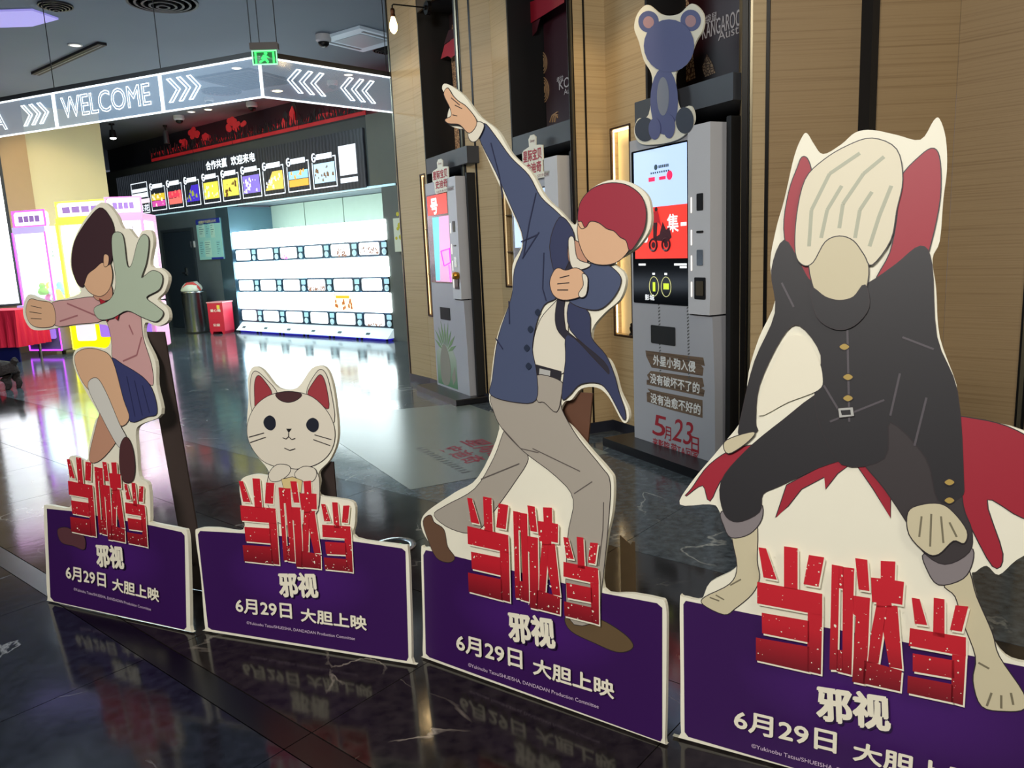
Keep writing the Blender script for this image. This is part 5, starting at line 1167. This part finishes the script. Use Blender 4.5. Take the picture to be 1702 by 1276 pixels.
S.strokes('pleat_lines', flat('print_navy_dark', 38, 40, 78), [[(212, 625), (226, 692)], [(225, 632), (238, 690)], [(238, 640), (250, 686)]], .002)
S.p('leg', PE, [(126, 592), (142, 580), (168, 582), (188, 598), (206, 662), (216, 694), (200, 706), (176, 664), (148, 646), (132, 620)])
S.p('sock', flat('print_sock', 214, 212, 204), [(148, 642), (162, 628), (178, 652), (200, 704), (212, 728), (206, 742), (196, 738), (172, 694)])
S.p('shoe', flat('print_shoe', 82, 48, 50), [(202, 740), (212, 726), (222, 744), (226, 776), (222, 798), (208, 800), (201, 778)])
S.p('lowered_shoe', flat('print_shoe2', 92, 54, 60), [(98, 880), (112, 876), (128, 884), (142, 892), (142, 912), (124, 906), (104, 900)])
S.p('neck', PED, [(160, 470), (184, 470), (188, 494), (170, 500), (158, 492)])
S.p('head', PE, [(142, 446), (160, 430), (182, 434), (189, 456), (184, 480), (170, 492), (152, 486), (142, 470)])
S.p('hair', flat('print_dark_hair', 62, 40, 46), [(168, 346), (184, 360), (192, 384), (190, 420), (184, 440), (172, 436), (160, 446), (148, 456), (140, 476), (130, 468), (122, 440), (126, 404), (144, 372)])
S.p('ear', PE, [(176, 424), (183, 426), (182, 440), (176, 442)])
S.p('ribbon', flat('print_ribbon', 170, 36, 50), [(168, 496), (180, 502), (192, 496), (204, 508), (198, 532), (188, 522), (180, 534), (174, 520)], sm=False)
GH = flat('print_pale_green', 176, 190, 168)
S.p('large_hand_shape', GH, [(160, 512), (186, 498), (196, 470), (190, 420), (190, 392), (200, 386), (208, 396), (214, 440), (222, 440), (232, 404), (242, 390), (250, 400), (246, 436), (238, 462), (256, 450), (272, 458), (268, 480), (246, 494), (262, 508), (274, 520), (262, 534), (238, 526), (214, 516), (190, 528), (168, 530)])
S.title(T1)

# ---- 2: cat
S = Standee(2, (342, 1051), (683, 1106), 5.5, 'second standee from the left, white cat head with red ears over purple base')
S.flap((520, 770), (549, 766), .25, -.12)
S.board([(404, 794), (425, 788), (446, 790), (444, 778), (424, 752), (411, 715), (413, 660), (412, 630), (420, 610), (436, 614), (462, 644), (494, 644), (518, 612), (540, 610), (553, 640), (561, 700), (560, 735), (548, 764), (530, 784), (531, 800), (530, 822), (560, 828), (588, 836), (590, 868), (592, 894), (668, 906), (678, 914), (682, 1000), (684, 1094), (678, 1105), (510, 1078), (350, 1052), (341, 1044), (334, 960), (325, 890), (330, 878), (360, 877), (404, 880), (402, 840), (398, 810)])
S.panel([(329, 888), (333, 882), (406, 886), (592, 900), (668, 911), (674, 916), (679, 1092), (676, 1098), (352, 1046), (346, 1042)])
CW2 = flat('print_cat_white', 226, 218, 200)
for pts, q in (([(418, 676), (417, 634), (424, 617), (440, 628), (462, 656), (452, 690), (430, 700)], [(424, 662), (424, 636), (430, 624), (442, 636), (452, 654), (440, 668), (426, 678)]),
               ([(510, 656), (526, 620), (538, 616), (548, 640), (556, 700), (530, 700)], [(512, 656), (524, 632), (534, 623), (542, 640), (547, 678), (530, 668)])):
    S.p('ear', CW2, pts); S.p('inner_ear', flat('print_ear_red', 160, 56, 64), q)
S.p('head', CW2, [(462, 653), (488, 651), (520, 660), (546, 686), (557, 716), (552, 746), (532, 768), (500, 778), (466, 776), (436, 764), (416, 736), (412, 708), (422, 680), (440, 662)])
S.p('forehead_patch', flat('print_patch', 74, 42, 46), [(460, 654), (484, 651), (502, 655), (494, 664), (480, 668), (466, 664)])
S.p('eye', flat('print_eye', 26, 30, 44), [(442, 694), (450, 690), (458, 696), (459, 708), (452, 715), (443, 711), (439, 702)], line=False)
S.p('eye', flat('print_eye', 26, 30, 44), [(514, 697), (522, 694), (530, 700), (530, 712), (522, 718), (513, 713), (510, 705)], line=False)
S.p('nose', INK, [(477, 712), (486, 712), (481, 719)], sm=False, line=False)
S.strokes('whiskers', LINE, [[(415, 726), (440, 719)], [(417, 735), (443, 726)], [(524, 722), (552, 730)], [(522, 730), (550, 740)], [(481, 719), (481, 725), (477, 729), (471, 727)], [(481, 725), (486, 730), (492, 728)], [(474, 744), (483, 748), (492, 745)]], .0014)
S.p('body', CW2, [(460, 778), (500, 780), (524, 782), (532, 800), (528, 850), (500, 872), (462, 866), (446, 830), (448, 790)])
S.p('paw', CW2, [(449, 786), (462, 772), (482, 774), (482, 786), (466, 798), (452, 798)]); S.p('paw', CW2, [(492, 786), (506, 775), (524, 778), (527, 790), (518, 800), (498, 796)])
S.p('tag', flat('print_tag', 222, 200, 140), [(470, 796), (488, 792), (504, 798), (502, 818), (474, 814)], sm=False)
S.title(T2)

# ---- 3: navy blazer, raised arm
S = Standee(3, (705, 1096), (1105, 1240), 5.5, 'second standee from the right, figure in navy blazer with one raised arm')
S.flap((905, 655), (980, 648), .25, -.2, BROWNCARD)
S.board([(742, 139), (770, 158), (796, 192), (826, 216), (850, 255), (882, 285), (905, 325), (930, 350), (955, 374), (963, 348), (978, 318), (1010, 300), (1045, 302), (1074, 322), (1082, 350), (1080, 380), (1062, 408), (1040, 424), (1020, 436), (1036, 452), (1040, 470), (1030, 498), (1005, 520), (984, 548), (986, 585), (1010, 596), (1022, 620), (1030, 650), (1044, 680), (1044, 698), (1034, 700), (1012, 660), (992, 644), (966, 646), (950, 664), (938, 668), (930, 690), (952, 712), (982, 748), (1012, 782), (1020, 800), (1018, 850), (1008, 900), (1003, 978), (1050, 986), (1092, 994), (1106, 1004), (1108, 1060), (1105, 1230), (1098, 1240), (1000, 1206), (850, 1150), (712, 1100), (703, 1088), (703, 1040), (700, 918), (704, 910), (716, 908), (704, 886), (700, 866), (712, 848), (756, 818), (795, 792), (830, 712), (814, 670), (815, 640), (826, 560), (850, 492), (852, 440), (868, 400), (845, 340), (822, 290), (800, 240), (790, 214), (764, 214), (745, 206), (744, 190), (748, 170), (735, 148)])
S.panel([(704, 922), (708, 914), (740, 920), (1006, 986), (1092, 1002), (1101, 1010), (1101, 1226), (1098, 1232), (714, 1092), (708, 1086)])
GT = flat('print_trouser_grey', 170, 162, 150); NV = flat('print_blazer', 74, 84, 114); NVD = flat('print_blazer_shade', 54, 60, 92)
S.p('rear_trouser_leg', GT, [(842, 712), (862, 740), (878, 762), (856, 800), (820, 850), (790, 884), (750, 878), (722, 856), (742, 840), (790, 812), (822, 760)])
S.p('rear_shoe', flat('print_brown_shoe', 104, 76, 58), [(704, 866), (716, 856), (722, 868), (738, 880), (744, 908), (756, 926), (746, 934), (726, 926), (712, 896)])
S.p('front_shoe', flat('print_brown_shoe2', 100, 80, 54), [(940, 1026), (960, 1018), (1000, 1030), (1036, 1052), (1052, 1070), (1046, 1080), (1024, 1082), (990, 1068), (950, 1048)])
S.p('front_trouser_leg', GT, [(818, 656), (860, 664), (894, 664), (930, 650), (934, 680), (960, 726), (1000, 776), (1014, 800), (1012, 860), (1000, 980), (992, 1030), (946, 1026), (944, 900), (954, 830), (924, 790), (872, 750), (836, 712), (822, 684)])
S.strokes('trouser_lines', flat('print_trouser_line', 96, 88, 84), [[(886, 745), (965, 783)], [(800, 796), (864, 770)], [(955, 820), (985, 800)], [(1004, 834), (1003, 880), (996, 940)], [(836, 712), (866, 745), (896, 752)]], .0016)
S.p('shirt', flat('print_shirt', 228, 222, 204), [(930, 410), (950, 470), (926, 500), (900, 530), (888, 570), (892, 608), (936, 620), (944, 590), (948, 520), (978, 470), (970, 430)])
S.p('belt', flat('print_belt', 40, 38, 46), [(890, 606), (934, 618), (932, 634), (890, 624)], sm=False); S.p('buckle', flat('print_buckle', 180, 180, 176), [(898, 612), (916, 616), (915, 629), (897, 624)], sm=False)
S.p('trouser_front', GT, [(892, 624), (934, 634), (934, 656), (926, 684), (906, 668), (894, 664)])
S.p('blazer', NV, [(806, 206), (824, 226), (850, 262), (880, 292), (900, 328), (930, 356), (952, 384), (950, 420), (936, 452), (928, 492), (906, 506), (892, 540), (886, 580), (893, 620), (892, 664), (860, 668), (818, 656), (820, 630), (830, 560), (852, 494), (857, 448), (872, 400), (850, 340), (826, 286), (798, 228)])
S.p('tie', flat('print_tie', 42, 40, 54), [(944, 440), (958, 446), (940, 500), (940, 540), (950, 556), (1012, 606), (1022, 636), (1000, 618), (944, 566), (926, 540), (928, 500)])
S.p('blazer_side', NVD, [(980, 520), (984, 560), (1008, 590), (1022, 622), (1030, 652), (1040, 682), (1038, 696), (1014, 652), (996, 636), (966, 638), (948, 656), (936, 660), (942, 600), (946, 556), (996, 604), (1014, 622), (1006, 600), (950, 548), (950, 500)])
S.p('forearm_sleeve', NV, [(966, 444), (1004, 438), (1030, 456), (1032, 474), (1018, 498), (996, 514), (966, 510), (948, 498), (976, 490), (980, 470)])
S.p('lapel', NVD, [(932, 362), (952, 380), (956, 410), (940, 450), (930, 470), (916, 410)])
S.strokes('blazer_lines', flat('print_blazer_line', 40, 44, 72), [[(893, 321), (882, 370), (872, 428)], [(818, 238), (832, 292), (838, 330)], [(868, 402), (896, 390)], [(870, 430), (898, 386)], [(848, 500), (849, 538)], [(826, 562), (838, 580)], [(906, 420), (904, 480), (910, 500)]], .0018)
for c in ((896, 519), (884, 547), (878, 578), (881, 608)):
    S.p('button', flat('print_button', 34, 44, 66), [(c[0] - 5, c[1]), (c[0], c[1] - 6), (c[0] + 5, c[1]), (c[0], c[1] + 6)], line=False)
S.p('neck', PED, [(950, 400), (972, 410), (978, 440), (962, 446), (948, 432)])
S.p('shirt_collar', flat('print_shirt', 228, 222, 204), [(948, 400), (956, 396), (962, 430), (984, 440), (966, 448), (952, 440)])
S.p('head', PE, [(964, 372), (980, 340), (1020, 336), (1052, 370), (1050, 410), (1030, 434), (1004, 440), (980, 432), (966, 404)])
S.p('ear', PE, [(966, 356), (976, 358), (978, 374), (970, 380), (964, 370)])
S.p('hair', flat('print_auburn', 158, 44, 62), [(964, 366), (968, 338), (986, 316), (1012, 306), (1042, 308), (1066, 324), (1076, 348), (1074, 378), (1062, 402), (1050, 416), (1044, 400), (1034, 394), (1024, 384), (1012, 380), (998, 370), (984, 368), (976, 378), (970, 368)])
S.p('shirt_cuff', flat('print_shirt', 228, 222, 204), [(786, 212), (798, 204), (808, 210), (798, 232), (788, 236), (782, 226)])
S.p('raised_hand', PE, [(742, 158), (748, 148), (756, 160), (766, 170), (780, 180), (796, 204), (784, 222), (768, 208), (750, 206), (744, 200), (754, 194), (752, 180)])
S.strokes('raised_finger_lines', LINE, [[(754, 164), (768, 176)], [(756, 192), (764, 194)], [(760, 176), (772, 182)]], .0012)
S.p('front_hand', PE, [(924, 452), (932, 446), (944, 450), (962, 446), (976, 458), (976, 484), (964, 494), (940, 498), (924, 490), (918, 470)])
S.strokes('front_finger_lines', LINE, [[(934, 462), (950, 458)], [(930, 472), (950, 470)], [(930, 482), (948, 482)]], .0014)
S.p('sleeve_cuff', flat('print_shirt', 228, 222, 204), [(972, 456), (980, 462), (978, 488), (970, 494), (966, 488), (974, 474)])
S.title(T3)

# ---- 4: black coat
S = Standee(4, (1135, 1231), (1314, 1280), 5.5, 'rightmost and largest standee, crouched figure in black coat with red lining')
S.flap((1420, 905), (1500, 920), .5)
S.board([(1342, 222), (1352, 238), (1368, 256), (1398, 240), (1422, 220), (1450, 216), (1490, 224), (1530, 232), (1552, 200), (1562, 198), (1572, 230), (1574, 280), (1568, 330), (1562, 400), (1550, 430), (1556, 480), (1562, 560), (1590, 640), (1592, 690), (1640, 700), (1720, 730), (1760, 850), (1740, 900), (1690, 930), (1660, 955), (1640, 940), (1622, 950), (1616, 960), (1640, 1040), (1672, 1090), (1720, 1104), (1800, 1118), (1880, 1136), (1896, 1150), (1896, 1440), (1886, 1450), (1500, 1338), (1142, 1232), (1132, 1218), (1131, 1120), (1130, 1000), (1136, 992), (1165, 996), (1180, 968), (1220, 946), (1224, 920), (1196, 850), (1180, 838), (1130, 838), (1150, 800), (1200, 740), (1236, 690), (1244, 620), (1262, 560), (1288, 500), (1280, 440), (1290, 380), (1304, 330), (1320, 260), (1334, 226)])
S.panel([(1136, 1004), (1140, 998), (1250, 1020), (1500, 1066), (1880, 1144), (1890, 1152), (1890, 1436), (1884, 1442), (1144, 1224), (1138, 1216)])
RL2 = flat('print_lining_red', 160, 28, 48); BC = flat('print_coat_black', 36, 34, 38); BC2 = flat('print_coat_shade', 56, 50, 52); PS = flat('print_pale_skin', 206, 196, 164)
S.p('coat_tail', RL2, [(1228, 744), (1180, 772), (1150, 812), (1140, 824), (1168, 806), (1180, 832), (1206, 790), (1270, 780), (1300, 740)], line=True)
S.p('coat_tail', RL2, [(1560, 700), (1620, 696), (1690, 716), (1740, 760), (1735, 850), (1700, 860), (1640, 830), (1666, 920), (1650, 940), (1606, 860), (1570, 800)], line=True)
S.p('coat_hem', RL2, [(1310, 840), (1290, 860), (1308, 806), (1390, 762), (1440, 760), (1450, 776), (1480, 800), (1480, 860), (1452, 812), (1420, 766), (1392, 786), (1372, 812), (1370, 792), (1332, 812)], sm=False)
S.p('rear_foot', PS, [(1218, 880), (1256, 868), (1258, 930), (1262, 960), (1250, 986), (1222, 1010), (1204, 1020), (1170, 1004), (1172, 992), (1214, 970), (1226, 940)])
S.strokes('toe_lines', flat('print_skin_line', 120, 112, 90), [[(1180, 992), (1196, 998)], [(1190, 988), (1204, 996)], [(1214, 972), (1232, 962)]], .0018)
S.p('front_foot', PS, [(1570, 970), (1606, 944), (1622, 990), (1648, 1050), (1660, 1090), (1700, 1150), (1702, 1176), (1670, 1180), (1632, 1172), (1618, 1130), (1622, 1090), (1600, 1030), (1588, 990)])
S.strokes('front_toe_lines', flat('print_skin_line', 120, 112, 90), [[(1640, 1172), (1648, 1150)], [(1664, 1176), (1664, 1154)], [(1684, 1170), (1680, 1150)], [(1626, 1100), (1644, 1110)]], .0022)
S.p('trouser_cuff', flat('print_cuff_mauve', 134, 126, 128), [(1200, 850), (1232, 846), (1264, 836), (1266, 862), (1246, 886), (1216, 892), (1204, 872)])
S.p('front_trouser_cuff', flat('print_cuff_mauve', 134, 126, 128), [(1536, 920), (1570, 936), (1612, 910), (1616, 932), (1600, 960), (1560, 970), (1540, 942)])
S.p('trouser_leg', BC, [(1200, 800), (1240, 750), (1300, 700), (1370, 652), (1400, 700), (1420, 750), (1360, 776), (1296, 806), (1268, 820), (1262, 850), (1226, 866), (1204, 850)])
S.p('front_trouser_leg', BC2, [(1400, 690), (1480, 660), (1560, 700), (1590, 760), (1600, 840), (1614, 880), (1610, 916), (1570, 936), (1534, 914), (1510, 870), (1470, 810), (1430, 760)])
S.p('collar', RL2, [(1334, 262), (1344, 268), (1350, 300), (1346, 360), (1356, 440), (1372, 480), (1340, 480), (1316, 440), (1304, 380), (1312, 320), (1326, 280)])
S.p('collar', RL2, [(1552, 248), (1562, 270), (1562, 330), (1548, 400), (1530, 450), (1490, 480), (1456, 470), (1480, 420), (1492, 360), (1496, 300), (1530, 260)])
S.p('coat', BC, [(1304, 400), (1330, 440), (1350, 470), (1400, 490), (1446, 470), (1490, 440), (1530, 410), (1548, 440), (1556, 560), (1590, 650), (1600, 790), (1596, 824), (1560, 830), (1540, 760), (1480, 700), (1470, 760), (1400, 770), (1362, 700), (1356, 646), (1366, 590), (1330, 540), (1300, 560), (1262, 640), (1256, 700), (1258, 716), (1230, 724), (1236, 680), (1256, 600), (1290, 520), (1284, 450)])
S.p('arm_gap', CRE, [(1310, 560), (1340, 562), (1360, 594), (1368, 628), (1360, 648), (1310, 668), (1262, 690), (1270, 640), (1290, 600)], line=False)
S.strokes('coat_lines', flat('print_coat_line', 84, 78, 84), [[(1300, 470), (1320, 510)], [(1380, 700), (1470, 664)], [(1500, 560), (1552, 580)], [(1496, 620), (1480, 690)], [(1540, 660), (1520, 740)], [(1370, 640), (1400, 690)], [(1408, 500), (1412, 700)]], .0022)
for c in ((1404, 540), (1404, 576), (1410, 626), (1410, 661), (1578, 800), (1578, 830)):
    S.p('button', flat('print_gold', 178, 150, 76), [(c[0] - 8, c[1]), (c[0], c[1] - 5), (c[0] + 8, c[1]), (c[0], c[1] + 5)])
S.p('belt_buckle', flat('print_buckle', 180, 180, 176), [(1394, 678), (1418, 676), (1420, 690), (1396, 693)], sm=False); S.p('buckle_hole', BC, [(1398, 681), (1414, 680), (1415, 688), (1400, 689)], sm=False, line=False)
S.p('hand', PS, [(1510, 850), (1530, 838), (1562, 836), (1584, 850), (1606, 880), (1602, 900), (1584, 896), (1560, 918), (1540, 916), (1512, 886)])
S.strokes('knuckle_lines', flat('print_skin_line', 120, 112, 90), [[(1532, 856), (1528, 890)], [(1548, 852), (1546, 906)], [(1564, 856), (1568, 900)], [(1578, 866), (1590, 890)]], .002)
S.p('rear_hand', PS, [(1206, 734), (1232, 722), (1256, 718), (1240, 736), (1212, 752)])
S.p('head', PS, [(1346, 440), (1360, 400), (1396, 384), (1430, 404), (1444, 446), (1436, 490), (1412, 526), (1388, 532), (1362, 500)])
HW = flat('print_white_hair', 224, 216, 190)
S.p('hair', HW, [(1324, 420), (1326, 360), (1340, 300), (1370, 268), (1410, 244), (1450, 232), (1490, 250), (1500, 300), (1490, 350), (1480, 400), (1450, 440), (1438, 424), (1420, 400), (1396, 392), (1372, 402), (1352, 436), (1336, 440)])
S.strokes('hair_shade_lines', flat('print_hair_grey', 176, 178, 156), [[(1366, 396), (1376, 350), (1400, 310)], [(1422, 396), (1430, 350), (1450, 320)], [(1346, 410), (1350, 350), (1380, 290), (1430, 256)], [(1396, 380), (1402, 340), (1436, 290), (1470, 262)], [(1446, 410), (1462, 360), (1482, 310)]], .004)
S.p('black_scarf', BC, [(1350, 480), (1372, 494), (1396, 500), (1420, 494), (1438, 474), (1444, 510), (1420, 540), (1390, 546), (1360, 526)])
S.title(T4)

# cardboard tag hanging behind the navy-blazer standee
a = gnd(1050, 988); ft = Fr((a[0] - .02, a[1]), (1, .0)); 
h_ = H + ray(1048, 888)[2] / ray(1048, 888)[1] * a[1]
t = thing('cardboard_strip', 'torn light brown cardboard strip upright behind the navy-blazer standee', 'cardboard', ft)
MB().prism([(-.02, .0), (.036, .0), (.036, h_ - .03), (.026, h_ - .028), (.02, h_ - .04), (-.02, h_ - .0)], 0, .005).build('strip_board', mat('raw_cardboard', srgb(176, 150, 116), .85, var=.1, vs=20), t)

# ================================================================ floor sticker and floor marker
q4 = [gnd(*p)[:2] for p in ((502, 695), (682, 814), (1013, 753), (773, 670))]
g = MB().vprism([tuple(v) for v in q4], .0005, .0015); st = thing('floor_sticker', 'large pale floor sticker with red film title between standees and kiosks', 'sticker', loc=(0, 0, 0))
g.build('sticker_sheet', mat('sticker_vinyl', srgb(118, 126, 120), .22, var=.08, vs=2), st)
def floor_text(body, p0, p1, ptop, m, bold, nm):
    a, b, c = gnd(*p0), gnd(*p1), gnd(*ptop); v, f = text_mesh(body, bold); lo, hi = v.min(0), v.max(0)
    vs = [tuple(a + (b - a) * ((x - lo[0]) / (hi[0] - lo[0])) + (c - a) * ((y - lo[1]) / (hi[1] - lo[1])) + np.array([0, 0, .0022])) for x, y, _ in v]
    return MB().add(vs, f).build(nm, m, st)
def z4(x, y): return (690 + x / 10.63, 700 + y / 10.63)
RS = flat('sticker_red', 140, 44, 60)
floor_text('星际宝贝', z4(760, 355), z4(1800, 870), z4(1180, 300), RS, .02, 'sticker_lettering')
floor_text('史迪奇', z4(400, 500), z4(930, 770), z4(740, 415), RS, .02, 'sticker_lettering')
gt = MB()
for i in range(14):
    a, b = gnd(*z4(0 + i * 62, 480 + i * 33)), gnd(*z4(26 + i * 62, 494 + i * 33)); n_ = np.array([.05, .025, 0])
    gt.add([tuple(a + [0, 0, .002]), tuple(b + [0, 0, .002]), tuple(b + n_ + [0, 0, .002]), tuple(a + n_ + [0, 0, .002])], [(0, 1, 2, 3)])
gt.build('sticker_small_print', mat('sticker_ink', srgb(74, 78, 76), .4), st, kind='stuff')
fm = gnd(655, 908); t = thing('floor_marker', 'round metal floor light with green glow behind the cat standee', 'floor light', loc=(fm[0], fm[1], 0))
MB().lathe([(.1, .0005), (.1, .006), (.075, .008), (.072, .004)], n=28).build('metal_ring', STEEL, t, True); MB().lathe([(.071, .0005), (.071, .004), (0, .0045)], n=24).build('glass_disc', mat('marker_glass', srgb(30, 40, 40), .1), t)
MB().vprism([(-.03, -.015), (.03, -.015), (.03, .02), (-.03, .02)], .0052, .006).build('green_arrow', glow('marker_green', 60, 220, 110, 1.0), t)
